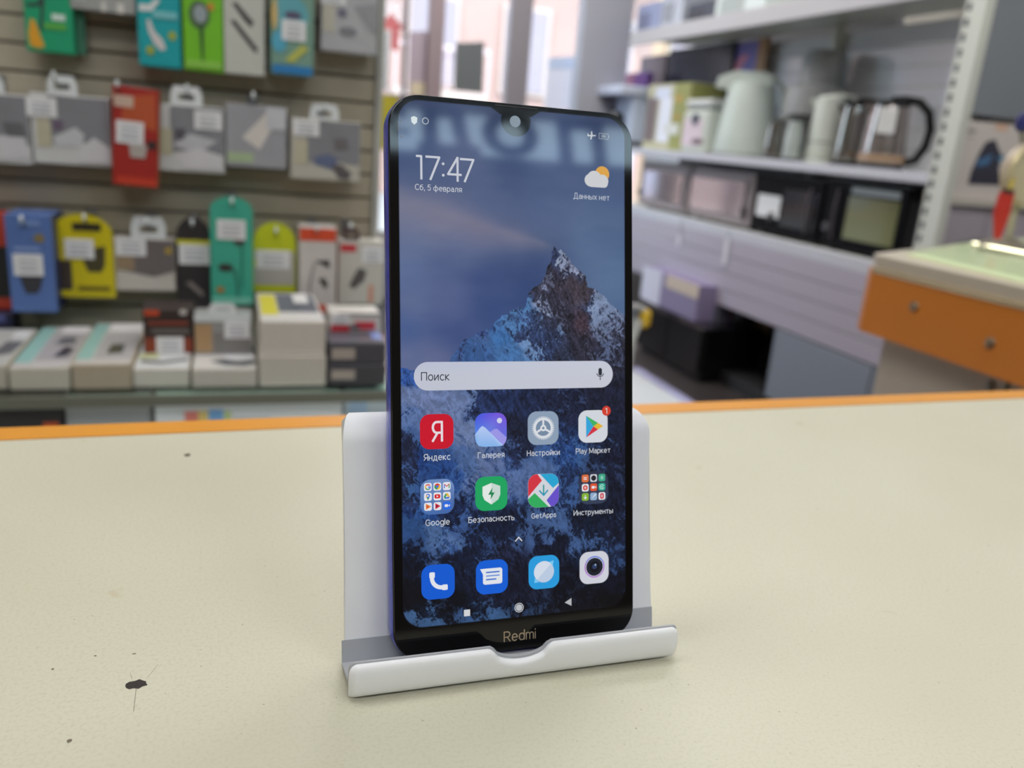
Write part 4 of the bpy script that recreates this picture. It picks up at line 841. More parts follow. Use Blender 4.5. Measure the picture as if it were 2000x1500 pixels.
# ------------------------------------------------------------------ the phone (millimetres: x across, y up the screen, z out of the glass)
ph = thing('smartphone', 'blue smartphone with a snowy mountain home screen standing in the white stand', 'smartphone', (PX, PY, PZ), rot=(math.pi/2-LEAN, 0, 0))
def loft(mb, levels, n=10):
    """levels: (z, width, height, radius) outlines stacked along z"""
    rings = [[(x, y+78.65-1.2, z) for x, y in rrect(0, 0, w, h+2.4, r, n)] for z, w, h, r in levels]; k = len(rings[0])
    fs = [(i*k+j, i*k+(j+1) % k, (i+1)*k+(j+1) % k, (i+1)*k+j) for i in range(len(rings)-1) for j in range(k)]
    fs += [tuple(range(k))[::-1], tuple(range((len(rings)-1)*k, len(rings)*k))]
    return mb.add([v for r in rings for v in r], fs)
BLUE = pm((26, 48, 186), .25, metal=.1, var=.1, scale=30, coat=.4)
BLKP = pm((22, 22, 25), .22, var=.02)
loft(MMB(), [(-8.4, 71.5, 154.5, 7.5), (-8.25, 73.0, 156, 8.2), (-7.8, 74.6, 157.6, 8.9), (-7.0, 75.4, 158.4, 9.3), (-5.0, 75.7, 158.7, 9.4), (-2.6, 75.5, 158.5, 9.35), (-1.2, 75.0, 158.0, 9.2), (-1.0, 74.9, 157.9, 9.1)]).build('blue_shell', BLUE, ph, True)
loft(MMB(), [(-1.05, 74.7, 157.7, 9.0), (-.95, 74.85, 157.85, 9.05), (-.8, 74.8, 157.8, 9.0), (-.7, 74.6, 157.6, 9.0)]).build('black_frame', BLKP, ph, True)
loft(MMB(), [(-.72, 74.5, 157.5, 8.9), (-.2, 74.4, 157.4, 8.9), (-.09, 74.3, 157.3, 8.85), (-.06, 74.1, 157.1, 8.8)]).build('glass_front', pm((8, 8, 9), .05, var=.0, spec=.42), ph)
for y in (106, 118): MMB().box(37.5, 37.95, y, y+(6 if y > 110 else 10), -5.2, -3.6, .15).build('side_button', BLUE, ph)

def screen_mat():
    m = bpy.data.materials.new('screen_glow'); m.use_nodes = True; nt = m.node_tree; b = nt.nodes['Principled BSDF']
    at_ = nt.nodes.new('ShaderNodeAttribute'); at_.attribute_name = 'Col'
    nt.links.new(at_.outputs['Color'], b.inputs['Emission Color']); b.inputs['Emission Strength'].default_value = 1.0
    b.inputs['Base Color'].default_value = (.004, .004, .005, 1); b.inputs['Roughness'].default_value = .05
    b.inputs['Specular IOR Level'].default_value = .5
    return m
SCR = screen_mat()
def ui(name, shapes, parent=ph):
    """lit screen element: shapes = [(outline, height, colour or [colour per corner])] as one mesh"""
    vs, fs, cols = [], [], []
    for pts, h, c in shapes:
        o = len(vs); vs += [(x*MM, y*MM, h*MM) for x, y in pts]; fs.append(tuple(range(o, o+len(pts))))
        cols += [L3(k) for k in c] if isinstance(c, list) else [L3(c)]*len(pts)
    me = bpy.data.meshes.new(name); me.from_pydata(vs, [], fs); me.update()
    bm = bmesh.new(); bm.from_mesh(me)
    for f in bm.faces:
        f.normal_update()
        if f.normal.z < 0: f.normal_flip()
    bm.to_mesh(me); bm.free()
    a = me.color_attributes.new('Col', 'FLOAT_COLOR', 'POINT')
    a.data.foreach_set('color', np.array([k+(1.0,) for k in cols], np.float32).ravel())
    me.materials.append(SCR)
    return link(name, me, parent)
def stroke(pts, w, h, c):
    out = []
    for (x0, y0), (x1, y1) in zip(pts, pts[1:]):
        d = math.hypot(x1-x0, y1-y0)
        if d < 1e-6: continue
        ux, uy = (x1-x0)/d, (y1-y0)/d; nx_, ny_ = -uy*w/2, ux*w/2; e = w*.3
        out.append(([(x0-ux*e+nx_, y0-uy*e+ny_), (x0-ux*e-nx_, y0-uy*e-ny_), (x1+ux*e-nx_, y1+uy*e-ny_), (x1+ux*e+nx_, y1+uy*e+ny_)], h, c)); h += .0006
    return out
# --- lettering drawn in even strokes (x height 1, capitals 1.42)
def ar(cx, cy, rx, ry, a0, a1):
    n = max(3, int(abs(a1-a0)/15)); return [(cx+rx*math.cos(R(a0+(a1-a0)*i/n)), cy+ry*math.sin(R(a0+(a1-a0)*i/n))) for i in range(n+1)]
EL = ar(.42, .5, .40, .5, 90, 450); UY = [[(0, 1), (.36, .05)], [(.74, 1), (.36, .02), (.2, -.32), (0, -.38)]]; PB = [[(0, -.4), (0, 1)], ar(.38, .5, .38, .5, 180, 540)]
GL = {'а': [ar(.38, .66, .3, .34, 155, 0)+[(.68, 0)], [(.68, .6), (.36, .58)]+ar(.32, .29, .29, .29, 90, 270)+[(.45, .03), (.68, .28)]], 'о': [EL], 'б': [ar(.42, .44, .4, .44, 90, 450), [(.02, .44), (.05, .85), (.22, 1.2), (.72, 1.38)]],
 'в': [[(0, 0), (0, 1), (.38, 1)]+ar(.38, .77, .23, .23, 90, -90)+[(0, .54)], [(.38, .54)]+ar(.42, .27, .27, .27, 90, -90)+[(0, 0)]], 'Г': [[(0, 0), (0, 1.42), (.75, 1.42)]], 'д': [[(0, -.3), (0, 0), (.92, 0), (.92, -.3)], [(.16, 0), (.28, .4), (.3, 1), (.76, 1), (.76, 0)]],
 'е': [[(.04, .52), (.82, .52)]+ar(.42, .5, .4, .5, 2, 312)], 'и': [[(0, 1), (0, 0), (.7, 1), (.7, 0)]], 'й': [[(0, 1), (0, 0), (.7, 1), (.7, 0)], [(.17, 1.36), (.26, 1.22), (.44, 1.22), (.53, 1.36)]], 'к': [[(0, 0), (0, 1)], [(.62, 1), (.06, .52), (.66, 0)]],
 'л': [[(-.02, .02), (.1, .05), (.18, .3), (.22, 1), (.76, 1), (.76, 0)]], 'м': [[(0, 0), (0, 1), (.46, .12), (.92, 1), (.92, 0)]], 'н': [[(0, 0), (0, 1)], [(.7, 0), (.7, 1)], [(0, .52), (.7, .52)]], 'п': [[(0, 0), (0, 1), (.7, 1), (.7, 0)]], 'р': PB, 'с': [ar(.42, .5, .4, .5, 48, 312)],
 'т': [[(0, 1), (.72, 1)], [(.36, 0), (.36, 1)]], 'у': UY, 'ф': [[(.62, -.4), (.62, 1.42)], ar(.62, .5, .6, .5, 90, 450)], 'х': [[(0, 0), (.7, 1)], [(0, 1), (.7, 0)]], 'ь': [[(0, 1), (0, 0), (.4, 0)]+ar(.4, .29, .28, .29, -90, 90)+[(0, .58)]],
 'ы': [[(0, 1), (0, 0), (.38, 0)]+ar(.38, .29, .27, .29, -90, 90)+[(0, .58)], [(.98, 0), (.98, 1)]], 'я': [[(.7, 0), (.7, 1), (.32, 1)]+ar(.32, .72, .28, .28, 90, 270)+[(.7, .44)], [(.36, .44), (.02, 0)]], 'з': [ar(.34, .75, .3, .25, 150, -90)+ar(.34, .26, .33, .26, 90, -150)],
 'С': [ar(.56, .71, .54, .71, 45, 315)], 'Д': [[(0, -.3), (0, 0), (1.15, 0), (1.15, -.3)], [(.18, 0), (.33, .6), (.36, 1.42), (.97, 1.42), (.97, 0)]], 'П': [[(0, 0), (0, 1.42), (.95, 1.42), (.95, 0)]], 'Я': [[(.9, 0), (.9, 1.42), (.42, 1.42)]+ar(.42, 1.02, .38, .40, 90, 270)+[(.9, .62)], [(.48, .62), (.02, 0)]],
 'Н': [[(0, 0), (0, 1.42)], [(.95, 0), (.95, 1.42)], [(0, .74), (.95, .74)]], 'М': [[(0, 0), (0, 1.42), (.6, .15), (1.2, 1.42), (1.2, 0)]], 'Б': [[(.85, 1.42), (0, 1.42), (0, 0), (.5, 0)]+ar(.5, .42, .4, .42, -90, 90)+[(0, .84)]], 'И': [[(0, 1.42), (0, 0), (.95, 1.42), (.95, 0)]],
 'G': [ar(.56, .71, .54, .71, 45, 318)+[(1.08, .22), (1.08, .66), (.62, .66)]], 'P': [[(0, 0), (0, 1.42), (.5, 1.42)]+ar(.5, 1.02, .4, .4, 90, -90)+[(0, .62)]], 'A': [[(0, 0), (.55, 1.42), (1.1, 0)], [(.2, .48), (.9, .48)]], 'R': [[(0, 0), (0, 1.42), (.48, 1.42)]+ar(.48, 1.03, .4, .39, 90, -90)+[(0, .64)], [(.46, .64), (.92, 0)]],
 'l': [[(0, 0), (0, 1.46)]], 'y': UY, 'a': None, 'o': [EL], 'e': None, 't': [[(.24, 1.32), (.24, .22), (.36, .03), (.56, .02)], [(0, 1), (.54, 1)]], 'p': PB, 's': [[(.62, .78), (.5, .95), (.32, 1), (.1, .9), (.06, .72), (.18, .58), (.5, .45), (.63, .28), (.56, .08), (.34, 0), (.12, .05), (.02, .22)]],
 'g': [ar(.42, .52, .4, .48, 90, 450), [(.82, 1), (.82, -.1)]+ar(.42, -.1, .4, .3, 0, -150)], 'd': [[(.8, 0), (.8, 1.46)], ar(.4, .5, .4, .5, 0, 360)], 'm': [[(0, 0), (0, 1)], ar(.28, .7, .28, .3, 170, 0)+[(.56, 0)], ar(.84, .7, .28, .3, 170, 0)+[(1.12, 0)]], 'i': [[(0, 0), (0, 1)], [(0, 1.32), (0, 1.44)]],
 '5': [[(.75, 1.42), (.15, 1.42), (.08, .76)]+ar(.38, .46, .38, .46, 118, -150)], '1': [[(0, 1.15), (.36, 1.4), (.36, 0)]], ',': [[(.1, .1), (.02, -.24)]]}
GL['a'] = GL['а']; GL['e'] = GL['е']
def lettering(s_, wt=.17):
    out = []; x = 0
    for ch_ in s_:
        if ch_ == ' ': x += .48; continue
        g_ = GL[ch_]; mx = max(p[0] for st_ in g_ for p in st_); out += [[(p[0]+x, p[1]) for p in st_] for st_ in g_]; x += mx+.16+wt
    return out, x-.16-wt
def ui_text(name, s_, cx, cy, width, rgb, h=.05, parent=ph, wt=.17, sx=1.0, mat=None, center=False):
    st_, w_ = lettering(s_, wt); k = width/(w_*sx) if w_ > 0 else 1; shp = []
    mid = .71*k if center else 0; hh = h
    for pl in st_:
        q = [(cx+(p[0]-w_/2)*k*sx, cy+p[1]*k-mid) for p in pl]
        for seg in stroke(q, wt*k, hh, rgb): shp.append((seg[0], hh, rgb)); hh += .00015
        for p in q[1:-1]: shp.append((ell(p[0], p[1], wt*k/2, wt*k/2, 8), hh, rgb)); hh += .00015
    o_ = ui(name, shp, parent)
    if mat is not None: o_.data.materials[0] = mat
    return o_
# --- wallpaper: a lit grid of coloured points, computed
rng = np.random.RandomState(4)
def vnoise(x, y, seed):
    r = np.random.RandomState(seed).rand(256, 256).astype(np.float32)
    xi = np.floor(x).astype(int); yi = np.floor(y).astype(int); fx = x-xi; fy = y-yi
    fx = fx*fx*(3-2*fx); fy = fy*fy*(3-2*fy)
    g = lambda a, b: r[a % 256, b % 256]
    return (g(xi, yi)*(1-fx)+g(xi+1, yi)*fx)*(1-fy)+(g(xi, yi+1)*(1-fx)+g(xi+1, yi+1)*fx)*fy
def fbm(x, y, seed, octv=5, ridged=False):
    s = 0; a = .5; t_ = 0
    for o_ in range(octv):
        v = vnoise(x*2**o_+o_*17.3, y*2**o_+o_*9.1, seed+o_)
        if ridged: v = 1-np.abs(2*v-1)
        s = s+a*v; t_ += a; a *= .55
    return s/t_
def uv_of(px, py):
    """point of the phone's glass (mm) that a photograph pixel shows"""
    d = ray(px, py); nrm = np.array([0, cl, -sl]); c0 = np.array([PX, PY, PZ-CAMZ]); k = (c0@nrm)/(d@nrm); p = (d*k-c0)/MM
    return p[0], p[1]*sl+p[2]*cl
DU0, DU1, DV0, DV1 = -34.85, 34.75, 7.0, 156.0
STEP = .155
gu = np.arange(DU0, DU1+1e-6, STEP); gv = np.arange(DV0, DV1+1e-6, STEP)
U, V = np.meshgrid(gu, gv); U = U.astype(np.float32); V = V.astype(np.float32)
def blend(ctrl, power=3.0, soft=4.0, grid=None):
    num = 0; den = 0; U, V = grid if grid is not None else (globals()['U'], globals()['V'])
    for (px, py, *vals) in ctrl:
        u, v = uv_of(px, py); w = 1.0/((U-u)**2+(V-v)**2+soft)**(power/2)
        num = num+w[..., None]*np.array(vals, np.float32); den = den+w
    return num/den[..., None]
def inside(poly):
    pts = [uv_of(a, b) for a, b in poly]; r = np.zeros(U.shape, bool)
    # ragged outline
    uu = U+(fbm(U*.5, V*.5, 71, 4)-.5)*1.6; vv = V+(fbm(U*.5, V*.5, 91, 4)-.5)*1.6
    j = len(pts)-1
    for i in range(len(pts)):
        (x0, y0), (x1, y1) = pts[i], pts[j]
        c = ((y0 > vv) != (y1 > vv)) & (uu < (x1-x0)*(vv-y0)/(y1-y0+1e-9)+x0); r ^= c; j = i
    return r
def sst(x, a, b):
    t_ = np.clip((x-a)/(b-a), 0, 1); return t_*t_*(3-2*t_)
sky = blend([(800, 205, 40, 54, 92), (1000, 225, 44, 56, 92), (1200, 240, 46, 58, 94), (790, 290, 56, 76, 118), (1000, 310, 58, 76, 118), (1200, 320, 60, 78, 118), (800, 345, 76, 92, 134), (900, 345, 80, 94, 134), (1060, 345, 74, 92, 134), (1200, 360, 76, 94, 136),
             (790, 395, 92, 104, 140), (860, 415, 94, 104, 140), (930, 438, 94, 102, 138), (1010, 462, 88, 98, 134), (1060, 476, 78, 94, 132), (950, 395, 78, 94, 136), (1060, 420, 74, 94, 138), (1190, 420, 76, 98, 140), (1150, 480, 80, 104, 146), (1210, 540, 82, 108, 150),
             (800, 470, 92, 108, 150), (900, 490, 84, 100, 144), (1000, 500, 66, 84, 130), (1050, 510, 50, 70, 118), (1040, 560, 48, 68, 118), (790, 540, 84, 104, 152), (870, 560, 80, 94, 142), (950, 560, 58, 76, 126), (800, 600, 98, 110, 152), (880, 610, 86, 98, 144),
             (960, 600, 50, 72, 126), (790, 640, 52, 80, 140), (870, 650, 56, 76, 132), (790, 690, 96, 108, 152), (850, 690, 100, 108, 150), (910, 650, 60, 78, 130)], 4.5, 45.0)
sky = sky*np.array([1.02, 1.0, .955])+(fbm(U*.05, V*.12, 5, 4)-.5)[..., None]*np.array([22, 18, 14])
B = [(1094, 500, 50, 60, 90, 150, 162, 190, .15), (1079, 495, 44, 54, 84, 120, 136, 170, .8), (1074, 530, 46, 46, 60, 120, 132, 166, .84), (1088, 545, 46, 44, 58, 120, 132, 166, .86), (1120, 512, 52, 56, 78, 150, 160, 190, .12), (1135, 528, 52, 56, 78, 150, 160, 190, .25), (1100, 565, 48, 44, 56, 120, 132, 166, .86), (1060, 555, 46, 46, 60, 140, 150, 184, .5), (1080, 580, 46, 46, 62, 120, 132, 168, .72), (1110, 620, 42, 42, 56, 112, 120, 150, .78), (1140, 570, 60, 54, 64, 110, 110, 134, .85), (1150, 620, 66, 54, 66, 100, 100, 126, .9),
     (1060, 590, 48, 50, 66, 140, 152, 184, .5), (1160, 590, 50, 60, 90, 140, 160, 196, .25), (1180, 610, 50, 58, 84, 130, 148, 184, .35), (1200, 650, 44, 46, 62, 110, 124, 158, .55), (1150, 680, 40, 40, 54, 100, 112, 146, .72), (1200, 700, 38, 40, 56, 92, 106, 142, .6),
     (1010, 620, 50, 70, 110, 84, 130, 186, .12), (980, 650, 44, 74, 128, 66, 118, 182, .08), (990, 690, 46, 70, 118, 74, 122, 182, .22), (1030, 650, 44, 58, 92, 116, 150, 198, .42), (1060, 680, 42, 54, 86, 112, 146, 194, .42), (1090, 700, 40, 46, 66, 90, 116, 160, .55),
     (900, 690, 44, 56, 96, 66, 100, 158, .5), (930, 650, 46, 62, 108, 72, 104, 160, .4), (920, 700, 50, 76, 130, 60, 98, 158, .3),
     (800, 730, 40, 70, 130, 70, 100, 160, .3), (790, 775, 80, 110, 166, 116, 136, 184, .05), (830, 790, 90, 116, 172, 120, 138, 186, .05), (880, 780, 80, 108, 164, 116, 136, 184, .12), (930, 785, 32, 46, 82, 96, 120, 168, .5), (980, 800, 28, 40, 74, 84, 110, 162, .55), (1040, 785, 26, 36, 64, 80, 106, 158, .58), (1110, 790, 24, 30, 52, 66, 90, 140, .66), (1200, 780, 24, 28, 46, 72, 86, 118, .68),
     (790, 820, 46, 72, 124, 96, 124, 178, .35), (795, 870, 28, 36, 62, 66, 96, 150, .58), (800, 920, 26, 34, 58, 60, 92, 148, .6), (790, 970, 28, 38, 66, 58, 96, 152, .5), (900, 840, 60, 88, 142, 112, 132, 178, .12), (930, 880, 60, 88, 142, 106, 126, 172, .2), (960, 910, 56, 84, 138, 98, 118, 166, .25), (900, 890, 64, 94, 150, 84, 114, 168, .1),
     (1000, 880, 26, 34, 60, 72, 100, 152, .6), (1010, 840, 24, 30, 50, 60, 84, 134, .66), (1070, 880, 28, 50, 96, 60, 96, 156, .25), (1120, 890, 30, 56, 106, 60, 98, 158, .2), (1180, 870, 22, 30, 52, 60, 86, 134, .6), (1210, 900, 18, 22, 40, 54, 76, 118, .7),
     (850, 920, 24, 52, 108, 40, 76, 142, .2), (880, 940, 30, 62, 124, 52, 90, 156, .12), (830, 990, 26, 56, 114, 46, 86, 152, .18), (910, 930, 40, 62, 108, 100, 122, 168, .25), (1010, 930, 60, 88, 142, 90, 116, 168, .06), (1060, 920, 56, 88, 146, 84, 114, 168, .08), (1100, 960, 28, 44, 80, 60, 94, 152, .4), (1150, 930, 20, 28, 48, 56, 80, 126, .6), (1200, 960, 18, 24, 42, 54, 76, 120, .62),
     (890, 1010, 22, 34, 66, 60, 92, 150, .5), (930, 1040, 16, 24, 46, 48, 76, 128, .62), (1000, 1020, 18, 26, 48, 60, 88, 138, .55), (1070, 1020, 20, 32, 60, 70, 100, 152, .4), (1130, 1010, 18, 26, 46, 60, 86, 134, .55), (1200, 1020, 16, 22, 40, 50, 70, 112, .62),
     (800, 1040, 20, 40, 80, 44, 78, 132, .4), (860, 1040, 40, 66, 112, 80, 112, 164, .2), (890, 1060, 44, 70, 116, 84, 114, 166, .2), (800, 1090, 12, 18, 34, 44, 72, 120, .6), (900, 1085, 14, 20, 38, 46, 74, 122, .62), (1000, 1090, 20, 24, 42, 36, 44, 76, .6), (1080, 1070, 16, 20, 36, 50, 70, 114, .66), (1130, 1060, 18, 28, 50, 66, 96, 148, .5), (1210, 1080, 22, 32, 56, 50, 76, 122, .3),
     (800, 1150, 8, 10, 18, 40, 60, 92, .78), (880, 1180, 8, 11, 20, 42, 64, 100, .72), (960, 1150, 18, 22, 40, 34, 40, 68, .6), (1020, 1150, 16, 20, 36, 30, 36, 60, .6), (1110, 1150, 10, 13, 24, 36, 46, 74, .74), (1210, 1140, 10, 14, 26, 38, 54, 86, .6),
     (800, 1205, 14, 22, 36, 66, 100, 146, .3), (850, 1215, 14, 22, 38, 62, 96, 142, .38), (940, 1190, 14, 22, 38, 56, 88, 134, .45), (970, 1200, 16, 26, 44, 60, 94, 140, .35), (1020, 1195, 10, 14, 26, 42, 64, 98, .6), (1110, 1180, 10, 12, 20, 40, 52, 76, .75), (1200, 1180, 8, 9, 13, 26, 32, 46, .88)]
wg = (U+(fbm(U*.14, V*.14, 201, 5)-.5)*11, V+(fbm(U*.14, V*.14, 211, 5)-.5)*11)
bl = blend(B, 5.0, 2.0, wg); dark = bl[..., :3]; light = bl[..., 3:6]; frac = np.clip(.5+(bl[..., 6]-.37)*1.65, .01, .98)
wx_ = U+(fbm(U*.22, V*.22, 31, 4)-.5)*4; wy_ = V+(fbm(U*.22, V*.22, 47, 4)-.5)*4
def rk(a_): return (np.argsort(np.argsort(a_.ravel())).reshape(a_.shape)/a_.size).astype(np.float32)
n0 = fbm(wx_*.16+wy_*.05, wy_*.14, 7, 5)
n1 = fbm(wx_*.75+wy_*.5, (wy_*.75-wx_*.5)*.45, 11, 5, True)          # streaks running down to the right
n2 = fbm((wx_-wy_*.5)*1.5, (wy_+wx_*.5)*.8, 23, 4, True)
n3 = fbm(U*2.6, V*2.0, 131, 3)
nn = .46*rk(n0)+.28*rk(n1)+.18*rk(n2)+.08*rk(n3)
rank = rk(nn)
snow = sst(rank, frac-.15, frac+.15)
shade = .80+.36*(.6*rk(n1)+.3*rk(n2)+.1*rk(n3))
rock = dark*(.55+.9*(.5*rk(n2)+.5*rk(fbm(U*1.6+V*.6, V*.5, 83, 4))))[..., None]
mtn = rock*(1-snow[..., None])+light*(shade*.86)[..., None]*snow[..., None]
z6 = lambda x, y: (740+x/3.846, 460+y/3.846)
peak = inside([z6(*q) for q in ((1060, 940), (1080, 700), (1100, 545), (1130, 420), (1215, 360), (1250, 300), (1296, 190), (1308, 100), (1318, 72), (1350, 108), (1400, 140), (1450, 215), (1520, 270), (1552, 300), (1562, 385), (1600, 400), (1690, 450), (1740, 520), (1800, 575), (1900, 640), (1900, 1100), (1060, 1100))])
ridge = inside([z6(*q) for q in ((400, 1000), (545, 940), (566, 880), (610, 822), (700, 752), (840, 690), (910, 612), (940, 606), (970, 590), (1020, 556), (1062, 540), (1105, 555), (1180, 612), (1300, 700), (1400, 800), (1500, 1000), (1400, 1200), (300, 1200))])
low = inside([(700, 722), (785, 718), (812, 724), (840, 735), (880, 715), (1000, 700), (1300, 700), (1300, 1300), (700, 1300)])
sa, sb_ = np.array(uv_of(775, 392)), np.array(uv_of(1084, 484)); dv = sb_-sa; ln_ = math.hypot(*dv); dv = dv/ln_
tt = np.clip(((U-sa[0])*dv[0]+(V-sa[1])*dv[1])/ln_, 0, 1.0); dd = (U-sa[0])*-dv[1]+(V-sa[1])*dv[0]; wd = 1.2+7.5*(1-tt)
beyond = ((U-sa[0])*dv[0]+(V-sa[1])*dv[1])/ln_
stk = np.exp(-np.where(dd > 0, (dd/(wd*.55))**2, (dd/(wd*1.25))**2))*sst(-beyond, -1.02, -.9)
sky = sky+stk[..., None]*np.array([21, 13, 5])
img = np.where((peak | ridge | low)[..., None], mtn, sky)
# rounded corners and the drop notch, soft edged
ex = np.abs(U-(DU0+DU1)/2)-((DU1-DU0)/2-6.2); ey = np.abs(V-(DV0+DV1)/2)-((DV1-DV0)/2-6.2)
sd = np.where((ex > 0) & (ey > 0), np.hypot(np.maximum(ex, 0), np.maximum(ey, 0)), np.maximum(ex, ey))-6.2
nd = np.hypot((U+.2)/1.02, V-152.4)-4.3
flare = 6.2-1.3*(V-150.8)
nd = np.minimum(nd, np.where(V > 154.0, np.abs(U+.2)-(4.6+(V-154.0)*1.6), 9))
msk = sst(-sd, .05, .35)*sst(nd, .0, .3)
img = np.clip(img, 0, 255)/255.0
imgl = np.where(img <= .04045, img/12.92, ((img+.055)/1.055)**2.4)*msk[..., None]
ny, nx = U.shape
me = bpy.data.meshes.new('display')
co = np.stack([U*MM, V*MM, np.zeros_like(U)], -1).astype(np.float32).reshape(-1, 3)
idx = np.arange(ny*nx).reshape(ny, nx); quads = np.stack([idx[:-1, :-1], idx[:-1, 1:], idx[1:, 1:], idx[1:, :-1]], -1).reshape(-1, 4).astype(np.int32)
keep = (sd[:-1, :-1] < .5).ravel(); quads = np.ascontiguousarray(quads[keep])
nq = len(quads)
me.vertices.add(ny*nx); me.vertices.foreach_set('co', co.ravel())
me.loops.add(nq*4); me.loops.foreach_set('vertex_index', quads.ravel())
me.polygons.add(nq); me.polygons.foreach_set('loop_start', np.arange(0, nq*4, 4, dtype=np.int32)); me.polygons.foreach_set('loop_total', np.full(nq, 4, np.int32))
me.update(calc_edges=True)
a = me.color_attributes.new('Col', 'FLOAT_COLOR', 'POINT')
a.data.foreach_set('color', np.concatenate([imgl, np.ones((ny, nx, 1))], -1).astype(np.float32).ravel())
me.materials.append(SCR)
disp = link('display', me, ph)

# --- home screen
H1, H2, H3, H4 = .03, .05, .07, .09
WH = (206, 208, 216)
def ringp(cx, cy, r0, r1, h, c, n=28, a0=0, a1=360):
    out = []
    for i in range(n):
        t0, t1 = R(a0+(a1-a0)*i/n), R(a0+(a1-a0)*(i+1)/n)
        out.append(([(cx+r0*math.cos(t0), cy+r0*math.sin(t0)), (cx+r1*math.cos(t0), cy+r1*math.sin(t0)), (cx+r1*math.cos(t1), cy+r1*math.sin(t1)), (cx+r0*math.cos(t1), cy+r0*math.sin(t1))], h, c))
    return out
CK = (196, 200, 210)
# clock 17:47, drawn in thin strokes
def clockdig(ch, x):
    b, t_ = 134.0, 140.6; w = .62
    if ch == '1': return stroke([(x-1.3, t_-.3), (x, t_-.3), (x, b)], w, H1, CK)
    if ch == '7': return stroke([(x-1.9, t_-.3), (x+1.9, t_-.3), (x-.7, b)], w, H1, CK)
    if ch == '4': return stroke([(x+.9, b), (x+.9, t_), (x-1.9, b+1.8), (x+1.9, b+1.8)], w, H1, CK)
ui('clock_digit', clockdig('1', -28.3)); ui('clock_digit', clockdig('7', -25.0)); ui('clock_digit', clockdig('4', -18.7)); ui('clock_digit', clockdig('7', -15.0))
ui('clock_colon', [(ell(-22.0, 138.6, .4, .4, 12), H1, CK), (ell(-22.0, 135.4, .4, .4, 12), H1, CK)])
ui_text('date_text', 'Сб, 5 февраля', -23.4, 130.9, 13.4, (196, 200, 208), H1)
wi = ui('weather_icon', [(ell(27.2, 138.9, 2.3, 2.3, 28), H1, (216, 160, 70))])
ui('cloud', [(ell(24.6, 137.3, 2.4, 2.4, 24), H2, (200, 202, 206)), (ell(27.3, 136.8, 1.9, 1.9, 24), H2+.001, (200, 202, 206)), (rrect(25.7, 136.0, 6.6, 2.4, 1.19), H2+.002, (200, 202, 206)), (ell(23.3, 136.8, 1.9, 1.9, 24), H2+.003, (200, 202, 206))], wi)
ui_text('weather_text', 'Данных нет', 23.7, 131.1, 11.6, (186, 192, 204), H1)
# status bar
ui('shield_icon', [([(-31.1, 150.9), (-30.2, 151.3), (-29.3, 150.9), (-29.4, 149.6), (-30.2, 148.9), (-31.0, 149.6)], H1, (190, 194, 192))])
ui('ring_icon', ringp(-27.0, 150.2, .75, .95, H1, (180, 188, 192)))
ui('aeroplane_icon', stroke([(22.5, 150.0), (25.0, 150.2)], .38, H1, (186, 190, 194))+[([(23.5, 150.1), (24.1, 150.2), (23.9, 151.4), (23.6, 151.4)], H2, (186, 190, 194)), ([(23.5, 150.1), (24.1, 150.1), (23.6, 148.9), (23.3, 148.9)], H2, (186, 190, 194)), ([(22.5, 150.0), (22.9, 150.0), (22.6, 150.7), (22.4, 150.7)], H2, (186, 190, 194))])
ui('battery_icon', stroke([(26.2, 151.0), (29.2, 151.0), (29.2, 149.4), (26.2, 149.4), (26.2, 151.0)], .16, H1, (150, 158, 166))+[(rrect(27.7, 150.2, 1.5, .8, .25), H1, (120, 128, 138)), ([(29.4, 150.5), (29.55, 150.5), (29.55, 149.9), (29.4, 149.9)], H1, (150, 158, 166))])
# search bar
sbx = ui('search_bar', [(rrect(-.25, 78.55, 61.5, 8.1, 4.04, 10), H1, [(194, 198, 212)]*11+[(184, 190, 208)]*11+[(188, 192, 206)]*11+[(194, 196, 208)]*11)])
ui_text('search_text', 'Поиск', -24.8, 77.4, 8.0, (44, 48, 58), H2, sbx)
ui('microphone', [(rrect(26.3, 79.3, 1.15, 2.3, .57), H2, (40, 44, 54))]+ringp(26.3, 79.0, .98, 1.25, H2, (40, 44, 54), 16, 190, 350)+stroke([(26.3, 77.6), (26.3, 76.9)], .28, H2, (40, 44, 54)), sbx)
def icon(cx, cy, rgb, s=9.75, h=H1, name='app_icon', r=2.75): return ui(name, [(rrect(cx, cy, s, s*1.02, r, 8), h, rgb)])
def caption(s, cx, cy, w): ui_text('app_caption', s, cx, cy, w, (204, 208, 216), H2)
c1, c2, c3, c4 = -24.5, -8.4, 7.8, 23.9
ra, rb, rc = 62.8, 44.2, 19.8
# row one
i = icon(c1, ra, (196, 20, 42)); ui_text('icon_letter', 'Я', c1+.1, ra, 2.75, (226, 214, 220), H2, i, wt=.17, sx=.80, center=True)
i = ui('app_icon', [(rrect(c2, ra, 9.6, 9.8, 2.75, 8), H1, [(116, 84, 214)]*9+[(72, 92, 220)]*9+[(88, 150, 226)]*9+[(96, 110, 214)]*9)])
ui('gallery_picture', [([(c2-4.78, 61.6), (c2-3.4, 63.4), (c2-2.6, 64.0), (c2-1.7, 63.4), (c2+3.7, 58.15), (c2+2.2, 57.92), (c2-2.2, 57.92), (c2-3.7, 58.2), (c2-4.5, 59.2), (c2-4.78, 60.3)], H3, [(176, 196, 238)]*4+[(170, 196, 240)]+[(130, 176, 232)]*5),
   ([(c2-.4, 62.1), (c2+1.0, 63.0), (c2+1.9, 63.0), (c2+4.78, 60.4), (c2+4.5, 59.2), (c2+3.7, 58.15), (c2+2.0, 59.9)], H2, (152, 148, 226)), (ell(c2+2.6, 65.4, .8, .8, 16), H2, (206, 208, 230))], i)
i = icon(c3, ra, (138, 156, 178)); g = []
